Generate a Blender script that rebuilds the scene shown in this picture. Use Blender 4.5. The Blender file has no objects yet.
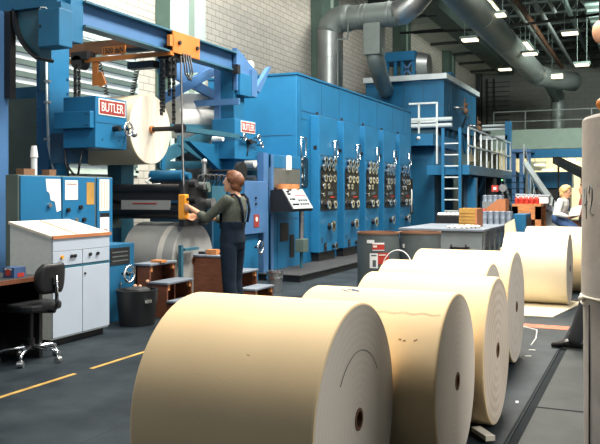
import bpy, bmesh, math, random
from mathutils import Vector, Matrix
random.seed(7)
PI = math.pi
sc = bpy.context.scene
COL = sc.collection

# ------------------------------------------------------------------ camera
CAM_H = 1.5
F = 775.0
YAW = math.atan(348 / F)
cd = bpy.data.cameras.new('camera')
cam = bpy.data.objects.new('camera', cd)
COL.objects.link(cam)
cam.location = (0, 0, CAM_H)
cam.rotation_euler = (PI / 2, 0, YAW)
cd.sensor_width = 36
cd.lens = F / 600 * 36
cd.shift_y = -29 / 600
cd.clip_end = 300
sc.camera = cam
sc.view_settings.view_transform = 'Standard'
sc.view_settings.look = 'None'
sc.view_settings.gamma = 1
sc.view_settings.exposure = 0.0

# ------------------------------------------------------------------ materials
MATS = {}
def mat(name, col, rough=0.5, metal=0.0, var=0.12, scale=3.0, bump=0.0, bscale=60, emit=None, spec=0.5, stretch=None):
    m = bpy.data.materials.new(name); m.use_nodes = True
    nt = m.node_tree; b = nt.nodes['Principled BSDF']
    b.inputs['Roughness'].default_value = rough
    b.inputs['Metallic'].default_value = metal
    b.inputs['Specular IOR Level'].default_value = spec
    tc = nt.nodes.new('ShaderNodeTexCoord')
    src = tc.outputs['Object']
    if stretch:
        mp = nt.nodes.new('ShaderNodeMapping'); mp.inputs['Scale'].default_value = stretch
        nt.links.new(src, mp.inputs['Vector']); src = mp.outputs['Vector']
    if var > 0:
        n = nt.nodes.new('ShaderNodeTexNoise'); n.inputs['Scale'].default_value = scale; n.inputs['Detail'].default_value = 5
        nt.links.new(src, n.inputs['Vector'])
        r = nt.nodes.new('ShaderNodeValToRGB')
        r.color_ramp.elements[0].position = 0.3; r.color_ramp.elements[1].position = 0.7
        r.color_ramp.elements[0].color = tuple(max(0, c * (1 - var)) for c in col) + (1,)
        r.color_ramp.elements[1].color = tuple(min(1, c * (1 + var)) for c in col) + (1,)
        nt.links.new(n.outputs['Fac'], r.inputs['Fac'])
        nt.links.new(r.outputs['Color'], b.inputs['Base Color'])
    else:
        b.inputs['Base Color'].default_value = tuple(col) + (1,)
    if bump > 0:
        n2 = nt.nodes.new('ShaderNodeTexNoise'); n2.inputs['Scale'].default_value = bscale; n2.inputs['Detail'].default_value = 3
        nt.links.new(src, n2.inputs['Vector'])
        bp = nt.nodes.new('ShaderNodeBump'); bp.inputs['Strength'].default_value = bump; bp.inputs['Distance'].default_value = 0.01
        nt.links.new(n2.outputs['Fac'], bp.inputs['Height']); nt.links.new(bp.outputs['Normal'], b.inputs['Normal'])
    if emit:
        b.inputs['Emission Color'].default_value = tuple(emit[0]) + (1,)
        b.inputs['Emission Strength'].default_value = emit[1]
    MATS[name] = m
    return m

mat('blue', (0.012, 0.128, 0.275), 0.48, var=0.10, scale=2, spec=.3)
mat('blue2', (0.010, 0.108, 0.225), 0.5, var=0.14, scale=2, spec=.3)
mat('teal', (0.022, 0.10, 0.15), 0.5, var=0.2)
mat('dblue', (0.012, 0.06, 0.12), 0.5, var=0.2)
mat('lav', (0.055, 0.145, 0.31), 0.42, var=0.08)
mat('black', (0.008, 0.009, 0.011), 0.45, var=0.2)
mat('blackgloss', (0.006, 0.007, 0.009), 0.4, var=0.1)
mat('rubber', (0.02, 0.022, 0.025), 0.7, var=0.2)
mat('orange', (0.46, 0.15, 0.025), 0.5, var=0.12)
mat('yellow', (0.75, 0.30, 0.02), 0.45, var=0.08)
mat('red', (0.42, 0.03, 0.02), 0.5, var=0.1)
mat('redplate', (0.27, 0.035, 0.03), 0.45, var=0.05)
mat('white', (0.72, 0.74, 0.74), 0.5, var=0.05)
mat('cream', (0.74, 0.70, 0.60), 0.55, var=0.04)
mat('consolegrey', (0.64, 0.69, 0.68), 0.5, var=0.06, scale=40)
mat('consoledoor', (0.40, 0.47, 0.56), 0.35, var=0.04)
mat('paper', (0.76, 0.585, 0.35), 0.75, var=0.05, scale=2.0, bump=0.08, bscale=180, spec=0.2, stretch=(1, 1, 1))
mat('paperpale', (0.76, 0.67, 0.49), 0.7, var=0.04, scale=2.0, spec=0.2)
mat('whitepaper', (0.74, 0.74, 0.70), 0.6, var=0.04)
mat('greypaper', (0.26, 0.27, 0.265), 0.55, var=0.06)
mat('chrome', (0.80, 0.84, 0.88), 0.22, 1.0, var=0.05)
mat('steel', (0.42, 0.44, 0.45), 0.35, 0.9, var=0.15)
mat('duct', (0.30, 0.33, 0.33), 0.42, 0.75, var=0.2, scale=1.5)
mat('ductgrey', (0.20, 0.235, 0.225), 0.5, 0.3, var=0.15, scale=1.5)
mat('rail', (0.55, 0.62, 0.64), 0.45, var=0.1)
mat('wood', (0.15, 0.052, 0.025), 0.5, var=0.3, scale=6, stretch=(1, 6, 6))
mat('lightwood', (0.50, 0.20, 0.07), 0.55, var=0.25, scale=6, stretch=(1, 6, 6))
mat('tread', (0.14, 0.17, 0.21), 0.6, var=0.2)
mat('greygreen', (0.085, 0.125, 0.115), 0.6, var=0.15)
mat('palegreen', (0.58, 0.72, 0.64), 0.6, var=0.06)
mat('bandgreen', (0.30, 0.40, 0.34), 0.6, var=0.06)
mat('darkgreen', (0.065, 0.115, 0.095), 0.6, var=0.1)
mat('drum', (0.075, 0.095, 0.10), 0.55, var=0.15)
mat('rust', (0.17, 0.085, 0.045), 0.7, var=0.3)
mat('boxgrey', (0.16, 0.19, 0.20), 0.6, var=0.1)
mat('crate', (0.36, 0.20, 0.04), 0.7, var=0.25, scale=5)
mat('brownbox', (0.40, 0.15, 0.06), 0.6, var=0.15)
mat('skin', (0.62, 0.33, 0.20), 0.55, var=0.05)
mat('hair', (0.13, 0.045, 0.018), 0.55, var=0.35, scale=40)
mat('blond', (0.62, 0.42, 0.17), 0.55, var=0.3, scale=40)
mat('sweater', (0.065, 0.075, 0.06), 0.9, var=0.25, scale=30)
mat('denim', (0.006, 0.014, 0.027), 0.85, var=0.3, scale=14, spec=.2)
mat('jeans', (0.03, 0.075, 0.19), 0.8, var=0.25, scale=14)
mat('shirt', (0.80, 0.80, 0.76), 0.7, var=0.04)
mat('suit', (0.025, 0.028, 0.033), 0.8, var=0.2)
mat('leather', (0.010, 0.010, 0.011), 0.25, var=0.1)
mat('glassdark', (0.012, 0.02, 0.022), 0.12, var=0.0)
mat('panelface', (0.34, 0.38, 0.40), 0.45, var=0.05)
mat('ceilingdark', (0.035, 0.042, 0.042), 0.8, var=0.2)
mat('ceilpanel', (0.55, 0.58, 0.52), 0.8, var=0.12)
mat('lamp', (0.9, 0.85, 0.7), 0.5, var=0, emit=((1.0, 0.88, 0.60), 2.2))
mat('ductlamp', (0.9, 0.85, 0.7), 0.5, var=0, emit=((1.0, 0.86, 0.55), 2.2))
mat('daylight', (0.8, 0.85, 0.85), 0.4, var=0, emit=((0.85, 0.95, 1.0), 0.23))
mat('yellowline', (0.42, 0.26, 0.06), 0.7, var=0.3, scale=8)
mat('orangeline', (0.36, 0.11, 0.055), 0.7, var=0.3, scale=8)
mat('farcream', (0.80, 0.75, 0.55), 0.7, var=0.1)
mat('tin', (0.25, 0.30, 0.37), 0.4, 0.3, var=0.4, scale=14)
mat('joist', (0.035, 0.05, 0.047), 0.7, var=.15)
mat('reflectpale', (0.5, 0.49, 0.45), .6, var=.05)  # tone of the light reflection painted on the lower roll
mat('seam', (0.02, 0.024, 0.026), .9, var=.1, spec=.02)
mat('greenled', (0.1, 0.6, 0.2), 0.5, var=0, emit=((0.3, 1.0, 0.4), 1.5))

def wrap_paper():
    """grey wrapping board of the upright roll: mottled, vertical streaks"""
    m = mat('wrapboard', (0.50, 0.465, 0.43), 0.8, var=0.16, scale=5, bump=0.15, bscale=35, spec=0.2)
    return m
wrap_paper()

def brick_mat(name, c1, c2, mortar, scale_w=0.6, scale_h=0.2, axis='yz'):
    m = bpy.data.materials.new(name); m.use_nodes = True
    nt = m.node_tree; b = nt.nodes['Principled BSDF']; b.inputs['Roughness'].default_value = 0.85
    tc = nt.nodes.new('ShaderNodeTexCoord'); sp = nt.nodes.new('ShaderNodeSeparateXYZ'); cb = nt.nodes.new('ShaderNodeCombineXYZ')
    nt.links.new(tc.outputs['Object'], sp.inputs[0])
    nt.links.new(sp.outputs['Y' if axis == 'yz' else 'X'], cb.inputs['X']); nt.links.new(sp.outputs['Z'], cb.inputs['Y'])
    br = nt.nodes.new('ShaderNodeTexBrick'); br.inputs['Scale'].default_value = 1
    br.inputs['Brick Width'].default_value = scale_w; br.inputs['Row Height'].default_value = scale_h
    br.inputs['Mortar Size'].default_value = 0.009; br.inputs['Mortar Smooth'].default_value = 0.2
    br.inputs['Color1'].default_value = c1 + (1,); br.inputs['Color2'].default_value = c2 + (1,); br.inputs['Mortar'].default_value = mortar + (1,)
    nt.links.new(cb.outputs[0], br.inputs['Vector']); nt.links.new(br.outputs['Color'], b.inputs['Base Color'])
    bp = nt.nodes.new('ShaderNodeBump'); bp.inputs['Strength'].default_value = 0.4; bp.inputs['Distance'].default_value = 0.02; bp.invert = True
    nt.links.new(br.outputs['Fac'], bp.inputs['Height']); nt.links.new(bp.outputs['Normal'], b.inputs['Normal'])
    MATS[name] = m
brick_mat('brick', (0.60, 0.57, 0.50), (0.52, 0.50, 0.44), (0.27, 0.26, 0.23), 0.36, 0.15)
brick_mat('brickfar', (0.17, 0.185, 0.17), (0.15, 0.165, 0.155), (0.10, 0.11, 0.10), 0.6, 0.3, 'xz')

def floor_mat(name, c1, c2, tw, th):
    m = bpy.data.materials.new(name); m.use_nodes = True
    nt = m.node_tree; b = nt.nodes['Principled BSDF']
    tc = nt.nodes.new('ShaderNodeTexCoord'); mp = nt.nodes.new('ShaderNodeMapping')
    mp.inputs['Rotation'].default_value = (0, 0, PI / 2)
    nt.links.new(tc.outputs['Object'], mp.inputs['Vector'])
    br = nt.nodes.new('ShaderNodeTexBrick'); br.inputs['Scale'].default_value = 1
    br.inputs['Brick Width'].default_value = tw; br.inputs['Row Height'].default_value = th; br.inputs['Mortar Size'].default_value = 0.006
    br.inputs['Color1'].default_value = (1, 1, 1, 1); br.inputs['Color2'].default_value = (0.86, 0.86, 0.86, 1); br.inputs['Mortar'].default_value = (0.45, 0.45, 0.45, 1)
    nt.links.new(mp.outputs[0], br.inputs['Vector'])
    n = nt.nodes.new('ShaderNodeTexNoise'); n.inputs['Scale'].default_value = 1.7; n.inputs['Detail'].default_value = 8; n.inputs['Roughness'].default_value = 0.65
    nt.links.new(tc.outputs['Object'], n.inputs['Vector'])
    r = nt.nodes.new('ShaderNodeValToRGB'); r.color_ramp.elements[0].position = 0.35; r.color_ramp.elements[1].position = 0.72
    r.color_ramp.elements[0].color = c1 + (1,); r.color_ramp.elements[1].color = c2 + (1,)
    nt.links.new(n.outputs['Fac'], r.inputs['Fac'])
    mx = nt.nodes.new('ShaderNodeMix'); mx.data_type = 'RGBA'; mx.blend_type = 'MULTIPLY'; mx.inputs[0].default_value = 1
    nt.links.new(r.outputs['Color'], mx.inputs[6]); nt.links.new(br.outputs['Color'], mx.inputs[7])
    nt.links.new(mx.outputs[2], b.inputs['Base Color'])
    b.inputs['Roughness'].default_value = 0.6; b.inputs['Specular IOR Level'].default_value = 0.18
    MATS[name] = m
floor_mat('floor', (0.006, 0.012, 0.018), (0.034, 0.047, 0.057), 30.0, 1.55)
floor_mat('slab', (0.016, 0.021, 0.022), (0.040, 0.047, 0.048), 40, 30)

# paper roll end: fine rings around the core
def end_mat(name, c1, c2, ringscale):
    m = bpy.data.materials.new(name); m.use_nodes = True
    nt = m.node_tree; b = nt.nodes['Principled BSDF']; b.inputs['Roughness'].default_value = 0.8; b.inputs['Specular IOR Level'].default_value = 0.2
    tc = nt.nodes.new('ShaderNodeTexCoord')
    w = nt.nodes.new('ShaderNodeTexWave'); w.wave_type = 'RINGS'; w.rings_direction = 'X'; w.inputs['Scale'].default_value = ringscale
    w.inputs['Distortion'].default_value = 1.5; w.inputs['Detail'].default_value = 3; w.inputs['Detail Scale'].default_value = 0.6
    nt.links.new(tc.outputs['Object'], w.inputs['Vector'])
    n = nt.nodes.new('ShaderNodeTexNoise'); n.inputs['Scale'].default_value = 3.0; n.inputs['Detail'].default_value = 6
    nt.links.new(tc.outputs['Object'], n.inputs['Vector'])
    ad = nt.nodes.new('ShaderNodeMath'); ad.operation = 'MULTIPLY_ADD'; ad.inputs[1].default_value = 0.45
    nt.links.new(w.outputs['Fac'], ad.inputs[0]); nt.links.new(n.outputs['Fac'], ad.inputs[2])
    r = nt.nodes.new('ShaderNodeValToRGB'); r.color_ramp.elements[0].position = 0.35; r.color_ramp.elements[1].position = 0.95
    r.color_ramp.elements[0].color = c1 + (1,); r.color_ramp.elements[1].color = c2 + (1,)
    nt.links.new(ad.outputs[0], r.inputs['Fac']); nt.links.new(r.outputs['Color'], b.inputs['Base Color'])
    MATS[name] = m
end_mat('rollend', (0.60, 0.55, 0.47), (0.65, 0.60, 0.52), 9)
end_mat('rollendring', (0.50, 0.42, 0.33), (0.63, 0.55, 0.45), 5)
end_mat('rollendpale', (0.58, 0.51, 0.42), (0.64, 0.58, 0.49), 3)
mat('rollendwhite', (0.62, 0.58, 0.50), 0.8, var=0.16, scale=4, spec=0.2, stretch=(1, 3.5, .35))
mat('scuff', (0.56, 0.43, 0.27), 0.8, var=.2)

# ------------------------------------------------------------------ mesh helpers
class MB:
    def __init__(self):
        self.bm = bmesh.new()
    def face(self, pts, smooth=False):
        f = self.bm.faces.new([self.bm.verts.new(p) for p in pts]); f.smooth = smooth; return f
    def box(self, x0, x1, y0, y1, z0, z1):
        x0, x1 = sorted((x0, x1)); y0, y1 = sorted((y0, y1)); z0, z1 = sorted((z0, z1))
        v = [self.bm.verts.new((x, y, z)) for z in (z0, z1) for y in (y0, y1) for x in (x0, x1)]
        for q in ((0, 2, 3, 1), (4, 5, 7, 6), (0, 1, 5, 4), (2, 6, 7, 3), (0, 4, 6, 2), (1, 3, 7, 5)):
            self.bm.faces.new([v[i] for i in q])
        return self
    def cbox(self, c, s):
        return self.box(c[0] - s[0] / 2, c[0] + s[0] / 2, c[1] - s[1] / 2, c[1] + s[1] / 2, c[2] - s[2] / 2, c[2] + s[2] / 2)
    def obox(self, p0, p1, w, h, up=(0, 0, 1)):
        """bar from p0 to p1, w across, h along up"""
        p0, p1 = Vector(p0), Vector(p1); d = (p1 - p0).normalized(); up = Vector(up)
        if abs(d.dot(up)) > 0.99: up = Vector((1, 0, 0))
        s = d.cross(up).normalized(); u = s.cross(d).normalized()
        v = []
        for p in (p0, p1):
            for a, b in ((-1, -1), (1, -1), (1, 1), (-1, 1)):
                v.append(self.bm.verts.new(p + s * a * w / 2 + u * b * h / 2))
        for q in ((0, 1, 2, 3), (7, 6, 5, 4), (0, 4, 5, 1), (1, 5, 6, 2), (2, 6, 7, 3), (3, 7, 4, 0)):
            self.bm.faces.new([v[i] for i in q])
        return self
    def cyl(self, p0, p1, r0, r1=None, n=20, caps=True, smooth=True):
        r1 = r0 if r1 is None else r1
        p0, p1 = Vector(p0), Vector(p1); d = (p1 - p0).normalized()
        a = Vector((0, 0, 1)) if abs(d.z) < 0.9 else Vector((1, 0, 0))
        s = d.cross(a).normalized(); u = s.cross(d).normalized()
        def ring(p, r):
            return [p + (s * math.cos(2 * PI * i / n) + u * math.sin(2 * PI * i / n)) * r for i in range(n)]
        A, B = ring(p0, r0), ring(p1, r1)
        va = [self.bm.verts.new(p) for p in A]; vb = [self.bm.verts.new(p) for p in B]
        for i in range(n):
            f = self.bm.faces.new((va[i], va[(i + 1) % n], vb[(i + 1) % n], vb[i])); f.smooth = smooth
        if caps:
            if r0 > 1e-5: self.bm.faces.new([self.bm.verts.new(p) for p in reversed(A)])
            if r1 > 1e-5: self.bm.faces.new([self.bm.verts.new(p) for p in B])
        return self
    def annulus(self, p0, p1, ri, ro, n=28):
        """a ring with a hole, from p0 to p1"""
        p0, p1 = Vector(p0), Vector(p1); d = (p1 - p0).normalized()
        a = Vector((0, 0, 1)) if abs(d.z) < 0.9 else Vector((1, 0, 0))
        s = d.cross(a).normalized(); u = s.cross(d).normalized()
        def ring(p, r):
            return [p + (s * math.cos(2 * PI * i / n) + u * math.sin(2 * PI * i / n)) * r for i in range(n)]
        for (A, B, sm) in ((ring(p0, ro), ring(p1, ro), True), (ring(p1, ro), ring(p1, ri), False), (ring(p1, ri), ring(p0, ri), True), (ring(p0, ri), ring(p0, ro), False)):
            va = [self.bm.verts.new(p) for p in A]; vb = [self.bm.verts.new(p) for p in B]
            for i in range(n):
                f = self.bm.faces.new((va[i], va[(i + 1) % n], vb[(i + 1) % n], vb[i])); f.smooth = sm
        return self
    def tube(self, pts, r, n=8, caps=True):
        pts = [Vector(p) for p in pts]; rings = []
        for i, p in enumerate(pts):
            d = (pts[min(i + 1, len(pts) - 1)] - pts[max(i - 1, 0)]).normalized()
            a = Vector((0, 0, 1)) if abs(d.z) < 0.95 else Vector((1, 0, 0))
            s = d.cross(a).normalized(); u = s.cross(d).normalized()
            rr = r[i] if isinstance(r, (list, tuple)) else r
            rings.append([self.bm.verts.new(p + (s * math.cos(2 * PI * k / n) + u * math.sin(2 * PI * k / n)) * rr) for k in range(n)])
        for A, B in zip(rings, rings[1:]):
            # align seams
            best = min(range(n), key=lambda o: sum((A[k].co - B[(k + o) % n].co).length for k in range(0, n, 2)))
            for k in range(n):
                f = self.bm.faces.new((A[k], A[(k + 1) % n], B[(k + 1 + best) % n], B[(k + best) % n])); f.smooth = True
            if best: rings[rings.index(B)][:] = B[best:] + B[:best]
        if caps:
            self.bm.faces.new(list(reversed(rings[0]))); self.bm.faces.new(rings[-1])
        return self
    def lathe(self, prof, c=(0, 0, 0), n=24, axis='z'):
        rings = []
        for r, h in prof:
            row = []
            for i in range(n):
                a = 2 * PI * i / n; x, y, z = r * math.cos(a), r * math.sin(a), h
                if axis == 'x': x, y, z = h, r * math.cos(a), r * math.sin(a)
                if axis == 'y': x, y, z = r * math.sin(a), h, r * math.cos(a)
                row.append((x + c[0], y + c[1], z + c[2]))
            rings.append(row)
        for A, B in zip(rings, rings[1:]):
            va = [self.bm.verts.new(p) for p in A]; vb = [self.bm.verts.new(p) for p in B]
            for i in range(n):
                f = self.bm.faces.new((va[i], va[(i + 1) % n], vb[(i + 1) % n], vb[i])); f.smooth = True
        return self
    def prism(self, poly, a0, a1, axis='x'):
        """polygon in the plane across axis, extruded a0..a1. x: (y,z)  y: (x,z)  z: (x,y)"""
        def P(q, a):
            return {'x': (a, q[0], q[1]), 'y': (q[0], a, q[1]), 'z': (q[0], q[1], a)}[axis]
        A = [self.bm.verts.new(P(q, a0)) for q in poly]; B = [self.bm.verts.new(P(q, a1)) for q in poly]
        n = len(poly)
        self.bm.faces.new(list(reversed(A))); self.bm.faces.new(B)
        for i in range(n): self.bm.faces.new((A[i], A[(i + 1) % n], B[(i + 1) % n], B[i]))
        return self
    def ball(self, c, r, s=(1, 1, 1), n=14):
        ret = bmesh.ops.create_uvsphere(self.bm, u_segments=n, v_segments=max(6, n * 2 // 3), radius=r)
        for v in ret['verts']:
            v.co = Vector((v.co.x * s[0] + c[0], v.co.y * s[1] + c[1], v.co.z * s[2] + c[2]))
        for f in {f for v in ret['verts'] for f in v.link_faces}: f.smooth = True
        return self
    def build(self, name, m, parent=None, bevel=0.0):
        bmesh.ops.recalc_face_normals(self.bm, faces=self.bm.faces[:])
        me = bpy.data.meshes.new(name); self.bm.to_mesh(me); self.bm.free()
        me.materials.append(MATS[m] if isinstance(m, str) else m)
        return link(name, me, parent, bevel)

def link(name, me, parent=None, bevel=0.0):
    o = bpy.data.objects.new(name, me); COL.objects.link(o)
    if parent is not None:
        o.parent = parent
        org = getorg(parent)
        me.transform(Matrix.Translation(-org)) if org.length > 0 else None
    if bevel:
        md = o.modifiers.new('bevel', 'BEVEL'); md.width = bevel; md.segments = 2; md.limit_method = 'ANGLE'
    return o
def getorg(o):
    v = Vector((0, 0, 0))
    while o is not None:
        v += Vector(o.location); o = o.parent
    return v
def thing(name, label, cat, loc=(0, 0, 0), group=None):
    o = bpy.data.objects.new(name, None); COL.objects.link(o); o.location = loc; o.empty_display_size = 0.1
    o['label'] = label; o['category'] = cat
    if group: o['group'] = group
    return o
def tag(o, label, cat, group=None):
    o['label'] = label; o['category'] = cat
    if group: o['group'] = group
    return o
def struct(name, mb, m, parent=None, bevel=0):
    o = mb.build(name, m, parent, bevel)
    if parent is None: o['kind'] = 'structure'
    return o
def dup(root, loc, label=None, group=None):
    r = root.copy(); COL.objects.link(r); r.location = loc
    if label: r['label'] = label
    if group: r['group'] = group
    for ch in list(root.children):
        c = ch.copy(); COL.objects.link(c); c.parent = r
        for g in ch.children:
            d = g.copy(); COL.objects.link(d); d.parent = c
    return r
_dg = []
def text(name, s, size, loc, rotz, m, parent, depth=0.002, bold=0.0, sx=1.0, fit=None):
    """letters standing upright; rotz = 0 reads from -Y, 90 deg reads from +X"""
    cu = bpy.data.curves.new(name, 'FONT'); cu.body = s; cu.size = size; cu.extrude = depth; cu.align_x = 'CENTER'; cu.align_y = 'CENTER'; cu.offset = bold
    t = bpy.data.objects.new(name, cu); COL.objects.link(t)
    bpy.context.view_layer.update()
    me = bpy.data.meshes.new_from_object(t.evaluated_get(bpy.context.evaluated_depsgraph_get()))
    bpy.data.objects.remove(t); me.name = name
    if fit:
        xs = [v.co.x for v in me.vertices]; ys = [v.co.y for v in me.vertices]
        kx, ky = fit[0] / (max(xs) - min(xs)), fit[1] / (max(ys) - min(ys)); ox, oy = (max(xs) + min(xs)) / 2, (max(ys) + min(ys)) / 2
        for v in me.vertices: v.co.x = (v.co.x - ox) * kx; v.co.y = (v.co.y - oy) * ky
    M = Matrix.Translation(Vector(loc)) @ Matrix.Rotation(rotz, 4, 'Z') @ Matrix.Rotation(PI / 2, 4, 'X') @ Matrix.Diagonal((sx, 1, 1, 1))
    me.transform(M); me.materials.clear(); me.materials.append(MATS[m])
    return link(name, me, parent)

_s, _c = math.sin(YAW), math.cos(YAW)
def at(px, py, X=None, Y=None, z=None, Z=None):
    """a point measured on the photograph, brought onto a known plane of the hall"""
    u = (px - 300) / F; v = (193 - py) / F
    dx, dy = -_s + u * _c, _c + u * _s
    t = Z if Z else X / dx if X is not None else Y / dy if Y is not None else (z - CAM_H) / v
    return Vector((dx * t, dy * t, CAM_H + v * t))

# ================================================================== THE HALL
WX = -9.4      # long brick wall
FY = 47.0      # far wall
struct('floor', MB().box(-9.6, -0.77, -3, 48, -0.2, 0), 'floor')
struct('floor_slabs', MB().box(-0.71, 14, -3, 48, -0.2, 0.0), 'slab')
struct('trim_1', MB().box(-0.77, -0.71, -3, 48, -0.2, -0.012), 'seam')
q = at(545, 408, z=0)
struct('trim_3', MB().box(-0.71, 1.6, q.y - .012, q.y + .012, 0, .002), 'seam')
struct('trim_4', MB().box(-0.71, 1.6, q.y + 2.6, q.y + 2.62, 0, .002), 'seam')
struct('trim_5', MB().box(-0.79, -0.775, -3, 48, 0, .002), 'seam')
struct('floor_line_yellow', MB().box(-4.355, -4.315, 1, 5.1, 0, 0.003).box(-4.355, -4.315, 5.3, 9.5, 0, 0.003), 'yellowline')
struct('floor_line_orange', MB().box(-4.0, -0.80, 8.93, 9.17, 0, 0.003).box(-0.70, 0.6, 8.93, 9.17, 0, 0.003), 'orangeline')
struct('wall_left', MB().box(WX - 0.3, WX, -3, FY, 0, 9.6), 'brick')
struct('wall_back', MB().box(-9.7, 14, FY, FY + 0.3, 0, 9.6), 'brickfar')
struct('ceiling', MB().box(-9.7, 14, -3, FY + 0.3, 9.5, 9.7), 'ceilingdark')
# pilasters on the brick wall
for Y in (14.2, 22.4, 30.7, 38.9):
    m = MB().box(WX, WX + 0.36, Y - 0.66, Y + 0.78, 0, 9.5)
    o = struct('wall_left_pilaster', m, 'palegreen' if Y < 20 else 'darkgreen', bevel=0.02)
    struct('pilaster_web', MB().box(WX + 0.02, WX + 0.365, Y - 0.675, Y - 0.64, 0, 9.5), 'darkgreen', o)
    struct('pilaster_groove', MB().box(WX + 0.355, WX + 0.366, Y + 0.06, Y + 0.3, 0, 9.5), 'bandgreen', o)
# windows low in the brick wall with louvre slats, seen between the machine posts
for k, (y0, y1) in enumerate(((5.0, 8.6), (9.0, 12.9))):
    w = MB()
    w.box(WX, WX + 0.05, y0, y1, 1.85, 1.95).box(WX, WX + 0.05, y0, y1, 4.35, 4.45).box(WX, WX + 0.05, y0, y0 + .1, 1.9, 4.4).box(WX, WX + 0.05, y1 - .1, y1, 1.9, 4.4)
    fr = struct('window_%d' % (k + 1), w, 'palegreen')
    struct('window_pane', MB().box(WX, WX + 0.02, y0 + .1, y1 - .1, 1.95, 4.35), 'daylight', fr)
    sl = MB()
    for j in range(12): sl.box(WX + 0.02, WX + 0.10, y0 + .1, y1 - .1, 2.0 + j * 0.2, 2.09 + j * 0.2)
    struct('window_slat', sl, 'greygreen', fr)
# soffit panels between wall and air shaft, then dark shaft
sf = MB()
for j in range(40):
    y0 = 12 + j * 0.9
    sf.box(WX, -8.0, y0, y0 + 0.84, 8.6, 8.66)
struct('ceiling_soffit', sf, 'ceilpanel')
sb = MB()
for j in range(12): sb.box(WX, -7.6, 12 + j * 3.0, 12.12 + j * 3.0, 8.48, 8.6)
struct('ceiling_batten', sb, 'ceilingdark')
struct('ceiling_shaft', MB().box(-8.0, -7.2, -3, FY, 8.5, 9.5), 'greygreen')
# roof joists
for j in range(19):
    Y = 8 + j * 2.1
    m = MB().box(-7.2, 9, Y, Y + 0.10, 9.32, 9.42).box(-7.2, 9, Y, Y + 0.10, 8.85, 8.93)
    for q in range(26):
        x = -7.2 + q * 0.62
        m.obox((x, Y + .05, 8.9), (x + 0.31, Y + .05, 9.37), 0.03, 0.03, (0, 1, 0)).obox((x + .31, Y + .05, 9.37), (x + .62, Y + .05, 8.9), 0.03, 0.03, (0, 1, 0))
    struct('ceiling_joist', m, 'joist')
for x in (-2.9, -2.2, -1.2, -0.3, 0.8):
    struct('ceiling_purlin', MB().box(x, x + 0.12, 6, FY, 8.6, 8.8), 'greygreen')
# right-hand lower ceiling slats
for j in range(26):
    Y = 20 + j * 1.0
    struct('ceiling_slat', MB().box(-2.1, 8, Y, Y + 0.5, 8.3, 8.4), 'greygreen')

# ------------------------------------------------------------------ mezzanine at the far end
struct('wall_mezzanine', MB().box(-7.5, 14, 41.0, 41.5, 3.75, 4.75), 'bandgreen')
struct('floor_mezzanine', MB().box(-7.5, 14, 41.5, FY, 4.35, 4.6), 'ceilpanel')
t = thing('guard_rail', 'grey guard rail along the pale green gallery edge far back', 'railing', (-3, 41.2, 4.75))
for z in (5.2, 5.72): MB().obox((-7.4, 41.2, z), (6, 41.2, z), 0.05, 0.05).build('rail', 'ductgrey', t)
for j in range(8): MB().box(-7.4 + j * 1.6, -7.34 + j * 1.6, 41.17, 41.23, 4.75, 5.72).build('post', 'ductgrey', t)
# bright bay beneath the gallery
struct('wall_bay', MB().box(-8, 14, 46.4, 46.7, 0, 4.35), 'farcream')
struct('trim_2', MB().box(-7.5, 14, 41.1, 41.3, 3.55, 3.75), 'farcream')

# ================================================================== PAPER ROLLS ON THE FLOOR
def roll_mesh(t, L, R, body, end, core=0.045):
    """lies along X, right end at the origin of t, axis at height R"""
    c = Vector(t.location)
    y, z = c.y, c.z + R; x1, x0 = c.x, c.x - L
    b = 0.012
    m = MB().lathe([(R - b, -L), (R - b * 0.3, -L + b * 0.3), (R, -L + b), (R, -b), (R - b * 0.3, -b * 0.3), (R - b, 0)], (x1, y, z), 96, 'x')
    m.build('wound_paper', body, t)
    for xx, s in ((x1, 1), (x0, -1)):
        e = MB().annulus((xx - 0.002 * s, y, z), (xx, y, z), core, R - b, 72)
        o = e.build('roll_end', end, t)
        o.location = Vector((xx - c.x, 0, R)); o.data.transform(Matrix.Translation(-o.location))
    MB().annulus((x1 - 0.25, y, z), (x1 + 0.004, y, z), core - 0.010, core + 0.004, 24).build('core_tube', 'rust', t)
    MB().cyl((x1 - 0.26, y, z), (x1 - 0.25, y, z), core, n=16).build('core_plug', 'black', t)
    return t
GR = 'paper rolls in a row along the aisle'
r1 = thing('paper_roll', 'largest brown paper roll lying nearest to the viewer', 'paper roll', (-1.155, 3.20, 0), GR); roll_mesh(r1, 0.845, 0.510, 'paper', 'rollend')
r2 = thing('paper_roll', 'second paper roll from the front, with small dark tear marks on its side', 'paper roll', (-0.945, 4.19, 0), GR); roll_mesh(r2, 0.84, 0.478, 'paper', 'rollend')
r3 = thing('paper_roll', 'third paper roll from the front, its end face showing brown rings', 'paper roll', (-0.895, 5.145, 0), GR); roll_mesh(r3, 0.88, 0.475, 'paper', 'rollendring')
r4 = thing('paper_roll', 'fourth paper roll from the front, mostly hidden with only its rim showing', 'paper roll', (-1.10, 6.10, 0), GR); roll_mesh(r4, 0.85, 0.478, 'paper', 'rollend')
r5 = thing('paper_roll', 'fifth paper roll from the front, pale end face beside the dark floor strip', 'paper roll', (-1.065, 7.07, 0), GR); roll_mesh(r5, 0.88, 0.490, 'paper', 'rollendpale')
r6 = thing('paper_roll', 'pale cream paper roll standing apart on a flat paper sheet', 'paper roll', (-0.953, 10.951, 0.012)); roll_mesh(r6, 0.83, 0.475, 'paperpale', 'rollendpale')
r7 = thing('paper_roll', 'farthest paper roll, behind the pale one on the sheet', 'paper roll', (-0.80, 12.55, 0)); roll_mesh(r7, 0.93, 0.49, 'paper', 'rollend')
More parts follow.
